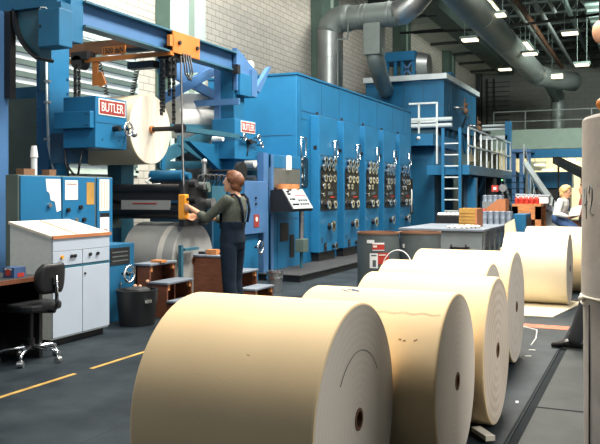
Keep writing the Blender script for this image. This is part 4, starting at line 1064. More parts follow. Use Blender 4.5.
# ================================================================== DRUMS, WORK TABLES AND STORES AT CENTRE RIGHT
def drum(x, y, r, h, label):
    t = thing('fibre_drum', label, 'drum', (x, y, 0), 'grey drums behind the rolls')
    MB().lathe([(0, 0.0), (r, 0), (r, .02), (r - .004, .03), (r - .004, h - .03), (r, h - .02), (r, h - .0)], (x, y, 0), 40).build('drum_body', 'drum', t)
    MB().lathe([(r + .004, h - .02), (r + .004, h + .008), (r - .015, h + .008), (r - .015, h - .03), (0, h - .03)], (x, y, 0), 40).build('rim', 'rust', t)
    return t
a = at(358, 240, Y=11.3); b = at(399, 240, Y=11.3); xm = (a.x + b.x) / 2; rr = (b.x - a.x) / 2 * .98
d1 = drum(xm, 11.3, rr, .90, 'dark grey drum with red and white labels behind the rolls')
def ondrum(x, y, r, ang, z, off=0):
    base = math.atan2(-y, -x); a = base + ang
    return Vector((x + (r + off) * math.cos(a), y + (r + off) * math.sin(a), z))
def patch(parent, x, y, r, a0, a1, z0, z1, m_, name, off=.003):
    mb = MB(); n = 6; v = []
    for i in range(n + 1):
        a = a0 + (a1 - a0) * i / n; v.append((mb.bm.verts.new(ondrum(x, y, r, a, z0, off)), mb.bm.verts.new(ondrum(x, y, r, a, z1, off))))
    for A, B in zip(v, v[1:]): mb.bm.faces.new((A[0], B[0], B[1], A[1]))
    return mb.build(name, m_, parent)
patch(d1, xm, 11.3, rr, -.55, -.18, .75, .80, 'white', 'sticker')
l_ = patch(d1, xm, 11.3, rr, -.27, .28, .64, .76, 'white', 'red_label'); patch(d1, xm, 11.3, rr, -.27, .28, .655, .735, 'red', 'red_field', .005)
patch(d1, xm, 11.3, rr, -.24, -.06, .69, .72, 'cream', 'label_print', .007)
patch(d1, xm, 11.3, rr, -.40, -.02, .38, .60, 'white', 'white_label'); patch(d1, xm, 11.3, rr, -.02, .50, .44, .61, 'red', 'red_label')
patch(d1, xm, 11.3, rr, .02, .35, .57, .585, 'cream', 'label_print', .006)
patch(d1, xm, 11.3, rr, -.33, -.08, .56, .58, 'drum', 'label_print', .006); patch(d1, xm, 11.3, rr, -.26, -.10, .40, .50, 'drum', 'label_print', .006)
a = at(400, 240, Y=11.75); b = at(441, 240, Y=11.75); xm2 = (a.x + b.x) / 2; rr2 = (b.x - a.x) / 2 * .98
d2 = drum(xm2, 11.75, rr2, .895, 'dark grey drum with one small white sticker, right of the labelled drum')
patch(d2, xm2, 11.75, rr2, -.98, -.82, .66, .72, 'white', 'sticker')
# white hoop
hc = at(397, 263, Y=9.9)
t = tag(MB().tube([(hc.x + .20 * math.cos(2 * PI * k / 36), 9.9 + .05 * math.sin(2 * PI * k / 36), .50 + .24 * math.sin(2 * PI * k / 36)) for k in range(37)], .007, 6).build('white_hoop', 'white'), 'thin white hoop standing up between the drums and the rolls', 'hoop')
tag(MB().cyl((hc.x, 9.9, 0), (hc.x, 9.9, .27), .03, n=10).build('hoop_stand', 'black'), 'short black peg under the white hoop', 'peg')

# grey steel bench
t = thing('steel_bench', 'long grey steel bench with a bluish top behind the drums', 'bench', (-3.2, 13.7, 0))
SX, SY = -2.46, 12.7
MB().box(-3.80, SX, SY, 14.8, .0, .87).build('body', 'boxgrey', t)
MB().box(-3.86, SX + .04, SY - .04, 14.84, .87, .91).build('bench_top', 'tread', t, bevel=.006)
for k in range(5): MB().box(SX, SX + .03, SY + .06 + k * .48, SY + .12 + k * .48, .06, .86).build('rib', 'boxgrey', t)
for k in range(4): MB().box(SX, SX + .012, SY + .16 + k * .48, SY + .50 + k * .48, .60, .78).build('drawer', 'steel', t)
# small things in front of it
c = at(433, 247.5, Y=12.1); tag(MB().box(c.x - .08, c.x + .08, 12.05, 12.18, .0, c.z + .09).build('yellow_carton', 'yellow'), 'narrow yellow carton in front of the grey bench', 'carton')
c = at(460, 248, Y=12.3)
t = thing('black_crate', 'low black crate in front of the grey bench beside the rolls', 'crate', (c.x, 12.3, 0)); MB().box(c.x - .14, c.x + .12, 12.2, 12.45, 0, c.z + .02).build('crate_body', 'black', t)
for x in (-.13, .1): MB().box(c.x + x, c.x + x + .02, 12.2, 12.23, c.z, c.z + .06).build('corner_lug', 'black', t)
# cream bag right of the bench
m = MB(); q = [at(505, 224, Y=12.6), at(514, 219, Y=12.6), at(516, 232, Y=12.6), at(518, 250, Y=12.6), at(503, 250, Y=12.6)]
q[3].z = q[4].z = 0
m.prism([(p.x, p.z) for p in q] + [], 12.58, 12.66, 'y')
tag(m.build('cardboard_sheet', 'paperpale'), 'cream cardboard sheet leaning at the end of the grey bench', 'cardboard sheet')
q = at(510, 260, Y=12.9); tag(MB().box(q.x - .12, q.x + .12, 12.68, 13.0, 0, .62).build('cream_carton', 'paperpale'), 'cream carton hidden behind the leaning cardboard sheet', 'carton')

# things on the bench
c = at(459, 224, Y=13.3); e = at(475, 224, Y=13.3)
t = thing('wooden_crate', 'small brown wooden crate with a red side on the grey bench', 'crate', ((c.x + e.x) / 2, 13.5, .91))
zt = at(465, 208.5, Y=13.3).z
for (x0, x1, y0, y1) in ((c.x, e.x, 13.3, 13.33), (c.x, e.x, 13.80, 13.83), (c.x, c.x + .03, 13.33, 13.80)): MB().box(x0, x1, y0, y1, .91, zt).build('board', 'crate', t)
MB().box(e.x - .0, e.x + .03, 13.3, 13.83, .91, zt).build('red_board', 'brownbox', t)
MB().box(c.x + .03, e.x, 13.33, 13.8, .91, .93).build('bottom', 'crate', t); MB().box(c.x + .03, e.x, 13.34, 13.79, .93, zt - .015).build('filling', 'cream', t)
m = MB()
for k in range(5): m.box(c.x - .004, e.x + .004, 13.294, 13.30, .93 + k * .055, .933 + k * .055)
m.build('board_gap', 'wood', t)
for j in range(4):
    cc_ = at(458 + j * 5, 227, z=.93); pts = [cc_ + Vector((.16 * math.cos(2 * PI * k / 18) * (1 - .1 * j), .10 * math.sin(2 * PI * k / 18), .004 * j + .015 * math.sin(3 * k))) for k in range(19)]
    tag(MB().tube(pts, .016, 6).build('rope_coil', 'whitepaper'), 'coil of white rope lying on the grey bench', 'rope', 'white rope coils on the bench')
def tin(x, y, z, r, h):
    t = thing('tin_can', 'small grey-blue tin in the packed rows near the brown box', 'tin', (x, y, z), 'grey-blue tins on and beside the bench')
    MB().lathe([(0, 0), (r, 0), (r, h * .92), (r * .93, h), (0, h)], (x, y, z), 12).build('can', 'tin', t); return t
ta, tb = at(481, 222, Y=15.0), at(513, 222, Y=15.0); TZ = .90
t = thing('stock_table', 'low dark table behind the grey bench carrying tins and the brown bin', 'table', ((ta.x + tb.x) / 2, 15.5, 0))
MB().box(ta.x - .1, tb.x, 14.95, 16.2, TZ - .04, TZ).build('table_top', 'boxgrey', t)
for x in (ta.x - .06, tb.x - .1):
    for y in (15.0, 16.1): MB().box(x, x + .06, y, y + .06, 0, TZ - .04).build('leg', 'black', t)
first = tin(ta.x + .05, 15.05, TZ, .05, .125)
for zz in (0, 1):
    for i in range(5):
        for jj in (0, 1):
            x = ta.x + .06 + i * .115; y = 15.05 + jj * .12
            if zz == 0 and i == 0 and jj == 0: first.location = (x, y, TZ); continue
            dup(first, (x, y, TZ + zz * .125))
# brown wedge-shaped bin with tins on it
a = at(481, 214, Y=15.5); b = at(506, 214, Y=15.5); z0, z1 = TZ, at(505, 199, Y=15.5).z
t = thing('brown_bin', 'brown wedge-shaped board bin behind the packed tins', 'bin', ((a.x + b.x) / 2, 15.7, z0))
m = MB().prism([(a.x, z0), (b.x, z0), (b.x, z1), (b.x - .14, z1), (a.x, z0 + .22)], 15.45, 15.48, 'y'); m.build('front_board', 'brownbox', t)
MB().box(b.x - .03, b.x, 15.48, 15.92, z0, z1).build('side_board', 'brownbox', t)
MB().box(a.x, b.x, 15.89, 15.92, z0, z1).build('back_board', 'brownbox', t)
MB().box(a.x, a.x + .03, 15.48, 15.89, z0, z0 + .25).build('side_board', 'brownbox', t)
MB().box(a.x + .03, b.x - .03, 15.48, 15.89, z0, z1 - .05).build('filling', 'boxgrey', t)
for i in range(4):
    for jj in range(2): dup(first, (a.x + .07 + i * .10, 15.57 + jj * .12, z1 - .05))
c = at(482, 206, Y=15.3); tag(MB().ball((c.x, 15.32, z0 + .25), .07, (1, 1, .7)).cyl((c.x, 15.32, z0), (c.x, 15.32, z0 + .22), .05, n=12).build('red_can', 'red'), 'red can standing between the wooden crate and the brown bin', 'can')
# floor stores left of the crate
c = at(448, 226, Y=16.0); t = thing('dark_container', 'dark container topped with white rags behind the bench', 'container', (c.x, 16.2, 0))
zz = at(448, 216, Y=16.0).z
MB().box(c.x - .25, c.x + .28, 16.0, 16.5, 0, zz).build('container_body', 'black', t)
for j in range(6): MB().ball((c.x - .2 + j * .09, 16.15, zz + .03), .07, (1, 1, .6), 8).build('rag', 'whitepaper', t)

# blue cabinet, orange bench, bottles
c = at(513, 232, Y=15.2); e = at(526, 232, Y=15.2); zt = at(515, 214, Y=15.2).z
t = thing('store_cabinet', 'small blue cabinet with an open dark side near the orange bench', 'cabinet', ((c.x + e.x) / 2, 15.5, 0))
MB().box(c.x, e.x, 15.2, 15.9, 0, zt).build('body', 'blue2', t, bevel=.01)
MB().box(e.x, e.x + .01, 15.28, 15.85, .1, zt - .08).build('open_side', 'black', t)
for j in range(4): MB().box(e.x + .01, e.x + .05, 15.35, 15.8, .15 + j * .2, .25 + j * .2).build('bundle', 'tin', t)
c = at(512, 220, Y=16.6); e = at(541, 220, Y=16.6); zt = at(520, 204, Y=16.6).z
t = thing('orange_bench', 'orange wooden workbench carrying bottles and white trays', 'workbench', ((c.x + e.x) / 2, 17, 0))
MB().box(c.x, e.x, 16.6, 17.5, zt - .05, zt).build('bench_top', 'lightwood', t)
MB().box(c.x, e.x, 16.6, 16.63, zt - .32, zt - .05).build('apron', 'lightwood', t)
for (x, y) in ((c.x, 16.6), (e.x - .12, 16.6), (c.x, 17.38), (e.x - .12, 17.38)): MB().box(x, x + .12, y, y + .12, 0, zt - .05).build('leg', 'lightwood', t)
MB().box(c.x + .12, e.x - .12, 17.2, 17.3, 0, zt - .1).build('back_panel', 'wood', t)
bx0 = c.x + .06; bn = 9; bt = None
for i in range(bn):
    x = bx0 + i * (e.x - c.x - .1) / bn
    if bt is None:
        bt = thing('red_bottle', 'dark red bottle with pale cap in the row on the orange bench', 'bottle', (x, 16.8, zt), 'red bottles on the orange bench')
        MB().lathe([(0, 0), (.035, 0), (.037, .10), (.015, .14), (.015, .15), (0, .15)], (x, 16.8, zt), 12).build('glass', 'red', bt); MB().cyl((x, 16.8, zt + .15), (x, 16.8, zt + .175), .018, n=10).build('cap', 'white', bt)
    else: dup(bt, (x, 16.8 + (i % 2) * .08, zt))
m = MB(); 
t = thing('white_tray', 'long white tray standing behind the red bottles', 'tray', ((c.x + e.x) / 2, 17.2, zt))
MB().box(c.x + .02, e.x + .1, 17.05, 17.45, zt, zt + .16).build('tray_body', 'white', t, bevel=.02)
MB().obox((c.x, 17.25, zt + .20), (e.x + .12, 17.25, zt + .17), .44, .03).build('tray_lid', 'consoledoor', t)
# pale machine with levers right of the bench
c = at(551, 222, Y=17.4)
t = thing('small_machine', 'pale blue small machine with levers left of the white-shirted person', 'machine', (c.x, 17.4, 0))
MB().box(c.x - .42, c.x + .12, 17.6, 18.4, 0, 1.25).build('body', 'panelface', t, bevel=.03)
MB().obox((c.x - .4, 17.55, 1.32), (c.x + .1, 17.55, 1.12), .06, .12).build('sloped_front', 'consoledoor', t)
for k in range(5): MB().obox((c.x - .4 + k * .1, 17.55, 1.1), (c.x - .34 + k * .1, 17.5, 1.42), .025, .025).build('lever', 'black', t)
MB().box(c.x - .45, c.x + .15, 17.5, 17.6, .75, .80).build('ledge', 'rail', t)
# dark items near far person
c = at(575, 205, Y=17.5)
t = thing('dark_worktable', 'dark work table with stacked items right of the white-shirted person', 'table', (c.x, 17.5, 0))
MB().box(c.x - .35, c.x + 1.2, 17.3, 18.1, 1.02, 1.1).build('table_top', 'greygreen', t)
for x in (-.3, 1.1): MB().box(c.x + x, c.x + x + .08, 17.35, 17.43, 0, 1.02).build('leg', 'black', t)
MB().box(c.x - .2, c.x + 1.0, 17.5, 18.0, 0, .9).build('shelf_unit', 'wood', t)
c = at(495, 188.5, Y=20.5)
t = thing('square_sign', 'small red square sign with a pale symbol under the deck', 'sign', (c.x, 20.5, 0))
MB().cbox((c.x, 20.5, c.z), (.17, .03, .17)).build('plate', 'red', t); MB().cbox((c.x, 20.482, c.z), (.075, .01, .075)).build('symbol', 'white', t)
MB().cyl((c.x, 20.53, 0), (c.x, 20.53, c.z - .05), .025, n=8).build('post', 'black', t)
c = at(502.5, 188, Y=20.7); tag(MB().cyl((c.x, 20.7, c.z), (c.x, 20.8, c.z), .10, n=18).cyl((c.x, 20.75, 0), (c.x, 20.75, c.z - .05), .02, n=8).build('round_mirror', 'steel'), 'small round metal disc on a post right of the red sign', 'disc')

# ================================================================== FAR BAY
t = thing('bay_crane', 'long blue crane girder across the bright bay under the gallery', 'crane', (-1.5, 38, 3.4))
a = at(514, 155, Y=38); 
MB().box(a.x, 4, 37.8, 38.2, 3.15, 3.55).build('girder', 'blue', t)
for px in (514, 521.5, 529): q = at(px, 170, Y=36.5); MB().box(q.x - .08, q.x + .08, 36.4, 36.56, 0, 3.36).build('post', 'lav', t)
MB().box(a.x - .1, a.x + 1.0, 36.3, 38.2, 3.36, 3.5).build('end_beam', 'lav', t)
a = at(498, 180, Y=40.0); b = at(572, 180, Y=40.0)
t = thing('blue_machine_hood', 'dark blue machine hood far back under the gallery', 'machine', ((a.x + b.x) / 2, 40.2, 0))
MB().box(a.x, b.x, 40.0, 41.0, at(540, 188, Y=40).z, at(540, 172, Y=40).z).build('hood', 'blue2', t)
MB().box(a.x, b.x - .1, 40.2, 41.0, 0, at(540, 188, Y=40).z).build('dark_base', 'black', t)
for px in (516, 527, 568): q = at(px, 180, Y=39.98); MB().box(q.x, q.x + .06, 39.95, 40.0, 0, 2.6).build('upright', 'dblue', t)
a, b = at(525, 163, Y=30), at(556, 208, Y=26)
t = thing('conveyor', 'pale sloping conveyor descending behind the white-shirted person', 'conveyor', (b.x, 26, 0))
MB().obox(a, b, .2, .10).build('belt_frame', 'rail', t)
for s in (0.05, .5, .9): q = a.lerp(b, s); MB().cyl((q.x, q.y, 0), (q.x, q.y, q.z), .05, n=8).build('leg', 'ductgrey', t)
a, b = at(556, 160, Y=27), at(584, 174, Y=23)
t = thing('dark_boom', 'thick black sloping beam left of the upright wrapped roll', 'boom', (a.x, 25, 2.5))
MB().obox(a, b, .22, .22).build('beam', 'black', t)
q = a.lerp(b, .1); MB().cyl((q.x, q.y, 0), (q.x, q.y, q.z), .03, n=8).build('leg', 'black', t)
q = a.lerp(b, .95); MB().cyl((q.x, q.y, 0), (q.x, q.y, q.z), .05, n=8).build('leg', 'black', t)
for i, (px, py) in enumerate(((540, 165), (556, 157), (570, 160), (548, 170), (566, 168), (575, 163))):
    q = at(px, py, Y=43.5)
    t = thing('bay_lamp', 'small strip lamp glowing in the bright bay under the gallery', 'lamp', q, 'strip lamps in the bright bay')
    MB().cbox(q, (.5, .9, .08)).build('diffuser', 'lamp', t); MB().cyl((q.x, q.y, q.z), (q.x, q.y, 4.35), .015, n=5).build('hanger', 'steel', t)
for (px, l) in ((478, 'grey wall rack in the bright bay behind the deck stairs'), (535, 'pale grey box hanging in the bright bay')):
    q = at(px, 166, Y=44); tag(MB().cbox((q.x, 44, q.z), (1.2, .3, .5)).cyl((q.x, 44, q.z), (q.x, 44, 4.35), .03, n=6).build('hanging_box', 'ductgrey'), l, 'box')

# ================================================================== PEOPLE
def loft(m, rings, n=20):
    """rings: (centre, rx, ry, axis-x vector, axis-y vector); closed at both ends"""
    prev = None
    for (c, rx, ry, ax, ay) in rings:
        c = Vector(c); ax = Vector(ax); ay = Vector(ay)
        row = [m.bm.verts.new(c + ax * rx * math.cos(2 * PI * k / n) + ay * ry * math.sin(2 * PI * k / n)) for k in range(n)]
        if prev is None: m.bm.faces.new(list(reversed(row)))
        else:
            for k in range(n): m.bm.faces.new((prev[k], prev[(k + 1) % n], row[(k + 1) % n], row[k]))
        prev = row
    m.bm.faces.new(prev)
def chain(m, pts, radii, n=14):
    """tapered limb with rounded joints"""
    P = [Vector(p) for p in pts]; out = []; rr = []
    for i in range(len(P) - 1):
        k = 5
        for j in range(k):
            out.append(P[i].lerp(P[i + 1], j / k)); rr.append(radii[i] + (radii[i + 1] - radii[i]) * j / k)
    out.append(P[-1]); rr.append(radii[-1])
    m.tube(out, rr, n)
    for p, r in zip(P, radii): m.ball(p, r * .99, n=12)
def fuse(m, name, mt, parent, M, voxel=.012, smooth=4):
    """join overlapping closed shapes into one continuous skin"""
    bmesh.ops.recalc_face_normals(m.bm, faces=m.bm.faces[:])
    me = bpy.data.meshes.new(name + '_raw'); m.bm.to_mesh(me); m.bm.free()
    o = bpy.data.objects.new(name + '_raw', me); COL.objects.link(o)
    r = o.modifiers.new('r', 'REMESH'); r.mode = 'VOXEL'; r.voxel_size = voxel; r.use_smooth_shade = True
    s = o.modifiers.new('s', 'SMOOTH'); s.iterations = smooth; s.factor = .5
    bpy.context.view_layer.update()
    out = bpy.data.meshes.new_from_object(o.evaluated_get(bpy.context.evaluated_depsgraph_get()))
    bpy.data.objects.remove(o); bpy.data.meshes.remove(me); out.name = name
    for p in out.polygons: p.use_smooth = True
    out.materials.clear(); out.materials.append(MATS[mt])
    out.transform(M)
    no = bpy.data.objects.new(name, out); COL.objects.link(no); no.parent = parent
    return no
def Rot(pitch, yaw=0):
    return Matrix.Rotation(yaw, 3, 'Z') @ Matrix.Rotation(pitch, 3, 'Y')
def hand(m, wrist, d, palm_n, curl=.5, scale=1.0, side=1):
    """palm and five bent fingers; d = pointing direction, palm_n = palm normal (side the fingers curl to)"""
    w = Vector(wrist); d = Vector(d).normalized(); pn = Vector(palm_n); pn = (pn - d * pn.dot(d)).normalized(); s = d.cross(pn) * side
    S = scale
    loft(m, [(w, .026 * S, .020 * S, s, pn), (w + d * .035 * S, .038 * S, .016 * S, s, pn), (w + d * .09 * S, .042 * S, .014 * S, s, pn), (w + d * .098 * S, .036 * S, .010 * S, s, pn)], 12)
    for i, L in enumerate((.070, .080, .075, .058)):
        b = w + d * .088 * S + s * (.031 - .0205 * i) * S; pts = [b - d * .02 * S]; cur = b; ang = curl * .5
        for j, seg in enumerate((.45, .32, .23)):
            dd = d * math.cos(ang) + pn * math.sin(ang); pts.append(cur); cur = cur + dd * L * seg * S; ang += curl * .9
        pts.append(cur); m.tube(pts, [.010 * S, .0098 * S, .009 * S, .0082 * S, .0065 * S], 8)
    b = w + d * .03 * S + s * .032 * S
    m.tube([b - s * .015 * S, b + d * .028 * S + s * .018 * S + pn * .008 * S, b + d * .055 * S + s * .016 * S + pn * .028 * S, b + d * .075 * S + s * .006 * S + pn * .042 * S], [.013 * S, .0115 * S, .010 * S, .007 * S], 8)
def head(m, c, pitch, yaw, S=1.0):
    R = Rot(pitch, yaw); c = Vector(c)
    def L(x, y, z): return c + R @ Vector((x * S, y * S, z * S))
    ax, ay = R @ Vector((1, 0, 0)), R @ Vector((0, 1, 0))
    prof = [(-.125, .030, .030, .045), (-.112, .045, .042, .040), (-.085, .072, .056, .020), (-.05, .088, .066, .008), (-.01, .096, .074, -.002), (.03, .100, .077, -.006), (.065, .094, .073, -.008), (.095, .074, .058, -.008), (.115, .042, .034, -.008), (.123, .012, .010, -.008)]
    loft(m, [(L(xo, 0, z), rx * S, ry * S, ax, ay) for z, rx, ry, xo in prof], 22)
    m.tube([L(.088, 0, .022), L(.103, 0, -.002), L(.118, 0, -.024), L(.100, 0, -.034)], [.008 * S, .011 * S, .015 * S, .008 * S], 10)     # nose
    m.ball(L(.092, 0, -.062), .016 * S, (.8, 1.5, .7), 10); m.ball(L(.080, 0, -.100), .022 * S, n=10)   # lips, chin
    m.ball(L(.086, .032, .030), .016 * S, (.8, 1.5, .6), 10); m.ball(L(.086, -.032, .030), .016 * S, (.8, 1.5, .6), 10)   # brow
    for s in (1, -1): m.ball(L(-.004, s * .078, -.008), .03 * S, (.65, .35, 1.0), 10)
    return L
def person(name, label, loc, rotz, J, col, S=1.0, voxel=.012, hands=True, grip=(.35, .35), group=None):
    """J: joints in the person's own frame (x forward, y left, z up)"""
    t = thing(name, label, 'person', loc, group)
    M = Matrix.Rotation(rotz, 4, 'Z')
    fw, lf, up = Vector((1, 0, 0)), Vector((0, 1, 0)), Vector((0, 0, 1))
    hip, waist, chest, neck, hd = [Vector(J[k]) for k in ('hip', 'waist', 'chest', 'neck', 'head')]
    # --- body: trunk, neck, head, arms, hands in one skin
    m = MB()
    loft(m, [(hip - up * .08, .09, .13, fw, lf), (hip, .105, .155, fw, lf), (waist, .095, .135, fw, lf), (chest, .11, .165, fw, lf), (chest + (neck - chest) * .6, .085, .16, fw, lf), (neck - up * .02, .055, .075, fw, lf)])
    chain(m, [neck - up * .03, neck + (hd - neck) * .55], [.058, .054])
    L = head(m, hd, J.get('pitch', 0), J.get('yaw', 0), 1.0)
    for s in 'lr':
        chain(m, [J['sh_' + s], J['el_' + s], J['wr_' + s]], [.052, .040, .027])
        d = Vector(J['hd_' + s]) - Vector(J['wr_' + s])
        hand(m, J['wr_' + s], d, J['pn_' + s], grip[0 if s == 'l' else 1], 1.02, 1 if s == 'l' else -1)
        chain(m, [J['hp_' + s], J['kn_' + s], J['an_' + s]], [.080, .055, .040])
    fuse(m, 'body', col['skin'], t, M, voxel, 3)
    # --- eyes, lips
    for s in (1, -1):
        e = MB().ball(L(.083, s * .032, .012), .0115, n=10); mm = e.build('eye', 'white', None); mm.data.transform(M); mm.parent = t
        e = MB().ball(L(.092, s * .033, .012), .006, n=8); p2 = e.build('iris', 'black', None); p2.data.transform(M); p2.parent = mm
    e = MB().ball(L(.101, 0, -.062), .011, (.5, 2.1, .6), 10).build('lips', 'brownbox', None); e.data.transform(M); e.parent = t
    # --- hair
    m = MB()
    for (x, y, z, r) in col['hairshape']: m.ball(L(x, y, z), r, n=14)
    fuse(m, 'hair', col['hair'], t, M, .010, 3)
    # --- upper garment
    m = MB(); g = .018
    loft(m, [(hip + up * .02, .115 + g, .155 + g, fw, lf), (waist, .10 + g, .14 + g, fw, lf), (chest, .115 + g, .17 + g, fw, lf), (chest + (neck - chest) * .6, .088 + g, .162 + g, fw, lf), (neck - up * .035, .062 + g, .085 + g, fw, lf)])
    for s in 'lr':
        sh, el, wr = Vector(J['sh_' + s]), Vector(J['el_' + s]), Vector(J['wr_' + s])
        k = col.get('sleeve', .9)
        chain(m, [sh, el, el.lerp(wr, k)], [.068, .054, .042 if k > .6 else .052])
    fuse(m, col['top_name'], col['top'], t, M, .013, 5)
    # --- trousers
    m = MB()
    loft(m, [(hip - up * .08, .10 + g, .14 + g, fw, lf), (hip, .118 + g, .165 + g, fw, lf), (hip + up * col.get('rise', .10), .106 + g, .15 + g, fw, lf)])
    for s in 'lr':
        chain(m, [J['hp_' + s], J['kn_' + s], Vector(J['an_' + s]) + up * .0], [.102, .082, .072])
    if col.get('bib'):
        w2 = waist
        loft(m, [(hip, .125 + g, .170 + g, fw, lf), (w2, .112 + g, .152 + g, fw, lf), (w2.lerp(chest, .45), .118 + g, .165 + g, fw, lf)])
    fuse(m, col['leg_name'], col['leg'], t, M, .013, 5)
    if col.get('bib'):
        m = MB()
        for s in (1, -1):
            a = chest + Vector((-.135, s * .05, -.14)); b = chest + Vector((-.145, s * .085, .0)); c = Vector((chest.x - .06, s * .11, neck.z - .015)); d = Vector((chest.x + .05, s * .11, neck.z - .03)); e2 = chest + Vector((.140, s * .09, -.02)); f2 = chest + Vector((.135, s * .08, -.12))
            pp = [a, b, b.lerp(c, .6) + Vector((-.02, 0, .02)), c, d, d.lerp(e2, .5) + Vector((.02, 0, .01)), e2, f2]
            m.tube(pp, .016, 8)
        m.box(chest.x + .12, chest.x + .145, -.11, .11, waist.z + .02, chest.z - .04)
        o = m.build('shoulder_straps', col['leg'], None); o.data.transform(M); o.parent = t
    # --- shoes
    for s in 'lr':
        a = Vector(J['an_' + s]); f = Vector(J.get('ft_' + s, (1, 0, 0))).normalized(); z0 = Vector((a.x, a.y, 0)); sd = Vector((-f.y, f.x, 0))
        m = MB()
        loft(m, [(z0 - f * .075 + up * .035, .028, .032, sd, up), (z0 - f * .05 + up * .05, .038, .048, sd, up), (z0 + up * .055, .040, .053, sd, up), (z0 + f * .09 + up * .045, .045, .043, sd, up), (z0 + f * .16 + up * .032, .047, .030, sd, up), (z0 + f * .21 + up * .025, .036, .022, sd, up), (z0 + f * .225 + up * .022, .018, .014, sd, up)], 16)
        chain(m, [z0 + up * .06, a + up * .02], [.045, .042])
        m.box(0, 0, 0, 0, 0, 0) if False else None
        fuse(m, 'shoe', 'leather', t, M, .010, 3)
    return t

HAIR_SHORT = [(-.022, 0, .035, .098), (-.035, 0, -.005, .088), (.0, 0, .062, .078), (-.05, 0, -.045, .062), (-.02, .035, .02, .068), (-.02, -.035, .02, .068), (.045, 0, .085, .045), (.04, .03, .078, .04), (.04, -.03, .078, .04)]
HAIR_FULL = HAIR_SHORT + [(-.06, .0, -.07, .058), (-.045, .04, -.05, .052), (-.045, -.04, -.05, .052), (.012, .06, .035, .044), (.012, -.06, .035, .044), (-.06, 0, .02, .08)]
OP = (-4.385, 7.90, 0)
KZ = 0.945
J = dict(hip=(0.02, 0, .98), waist=(.02, 0, 1.13), chest=(-.01, 0, 1.38), neck=(-.015, 0, 1.585), head=(.015, 0, 1.725), pitch=-.12, yaw=.12,
         sh_l=(-.01, .19, 1.50), el_l=(.23, .235, 1.275), wr_l=(.515, .125, 1.325), hd_l=(.60, .10, 1.335), pn_l=(0.1, -1, 0),
         sh_r=(-.01, -.19, 1.50), el_r=(.20, -.23, 1.235), wr_r=(.505, -.03, 1.225), hd_r=(.60, -.01, 1.215), pn_r=(.1, 1, .25),
         hp_l=(.02, .10, .93), kn_l=(.0, .12, .50), an_l=(-.07, .13, .09), hp_r=(.02, -.10, .93), kn_r=(.05, -.11, .50), an_r=(-.01, -.12, .09))
J = {k: ((v[0], v[1], v[2] * KZ) if isinstance(v, tuple) and k[:3] not in ('pn_',) and k[:2] not in ('an', 'wr', 'hd') else v) for k, v in J.items()}
person('person', 'person in dark blue overalls and olive sweater holding the yellow control box', OP, PI, J,
       dict(skin='skin', hair='hair', hairshape=HAIR_FULL, top='sweater', top_name='sweater', leg='denim', leg_name='overalls', bib=True, sleeve=.35, rise=.12), voxel=.008, grip=(.75, .75))
# person in white shirt reading, half seated on a high stool
q = at(558.5, 230, Z=15.0)
J = dict(hip=(0.0, 0, 1.00), waist=(.02, 0, 1.10), chest=(.07, 0, 1.26), neck=(.10, 0, 1.415), head=(.14, 0, 1.525), pitch=.16, yaw=-.2,
         sh_l=(.08, .18, 1.34), el_l=(.04, .26, 1.10), wr_l=(.25, .14, 1.06), hd_l=(.33, .10, 1.09), pn_l=(0, -.6, .8),
         sh_r=(.08, -.18, 1.34), el_r=(.04, -.26, 1.10), wr_r=(.22, -.16, 1.05), hd_r=(.30, -.14, 1.08), pn_r=(0, .6, .8),
         hp_l=(.02, .10, .98), kn_l=(.38, .13, .74), an_l=(.42, .13, .10), hp_r=(.02, -.10, .98), kn_r=(.40, -.12, .72), an_r=(.30, -.13, .10))
person('person', 'person with blond hair in white shirt and blue jeans reading papers', (q.x, q.y, 0), math.radians(-8), J,
       dict(skin='skin', hair='blond', hairshape=HAIR_FULL, top='shirt', top_name='shirt', leg='jeans', leg_name='jeans', sleeve=.8, rise=.08), voxel=.012, grip=(.6, .6))
t = thing('high_stool', 'tall stool under the person in the white shirt, mostly hidden behind rolls', 'stool', (q.x - .08, q.y, 0))
MB().cyl((q.x - .09, q.y, .80), (q.x - .09, q.y, .84), .15, n=20).build('seat', 'wood', t)
for k in range(4): a = PI / 4 + k * PI / 2; MB().cyl((q.x - .09 + .1 * math.cos(a), q.y + .1 * math.sin(a), .80), (q.x - .09 + .19 * math.cos(a), q.y + .19 * math.sin(a), 0), .014, n=8).build('leg', 'steel', t)
t = thing('paper_sheets', 'white papers held in the hands of the white-shirted person', 'papers', (q.x + .5, q.y, 1.15))
for k in range(2):
    MB().prism([(q.x + .20 + .03 * k, 1.05 + .01 * k), (q.x + .38 + .03 * k, 1.07 + .01 * k), (q.x + .42 + .03 * k, 1.27 + .01 * k), (q.x + .25 + .03 * k, 1.22 + .01 * k)], q.y - .235 - .02 * k, q.y - .231 - .02 * k, 'y').build('sheet', 'whitepaper', t)
# person behind the upright roll, in dark red
q = at(585.5, 230, Z=15.6)
J2 = dict(hip=(0, 0, .93), waist=(0, 0, 1.07), chest=(0, 0, 1.28), neck=(.0, 0, 1.46), head=(.02, 0, 1.585),
          sh_l=(0, .18, 1.40), el_l=(.06, .24, 1.12), wr_l=(.26, .18, 1.02), hd_l=(.35, .16, 1.02), pn_l=(0, -1, 0),
          sh_r=(0, -.18, 1.40), el_r=(.06, -.24, 1.12), wr_r=(.26, -.18, 1.02), hd_r=(.35, -.16, 1.02), pn_r=(0, 1, 0),
          hp_l=(0, .10, .90), kn_l=(.03, .11, .48), an_l=(0, .11, .09), hp_r=(0, -.10, .90), kn_r=(.05, -.11, .48), an_r=(.0, -.11, .09))
person('person', 'person in dark red top far back, half hidden by the upright roll', (q.x, q.y, 0), PI, J2,
       dict(skin='skin', hair='hair', hairshape=HAIR_SHORT, top='redplate', top_name='jumper', leg='suit', leg_name='trousers', sleeve=.9), voxel=.014)
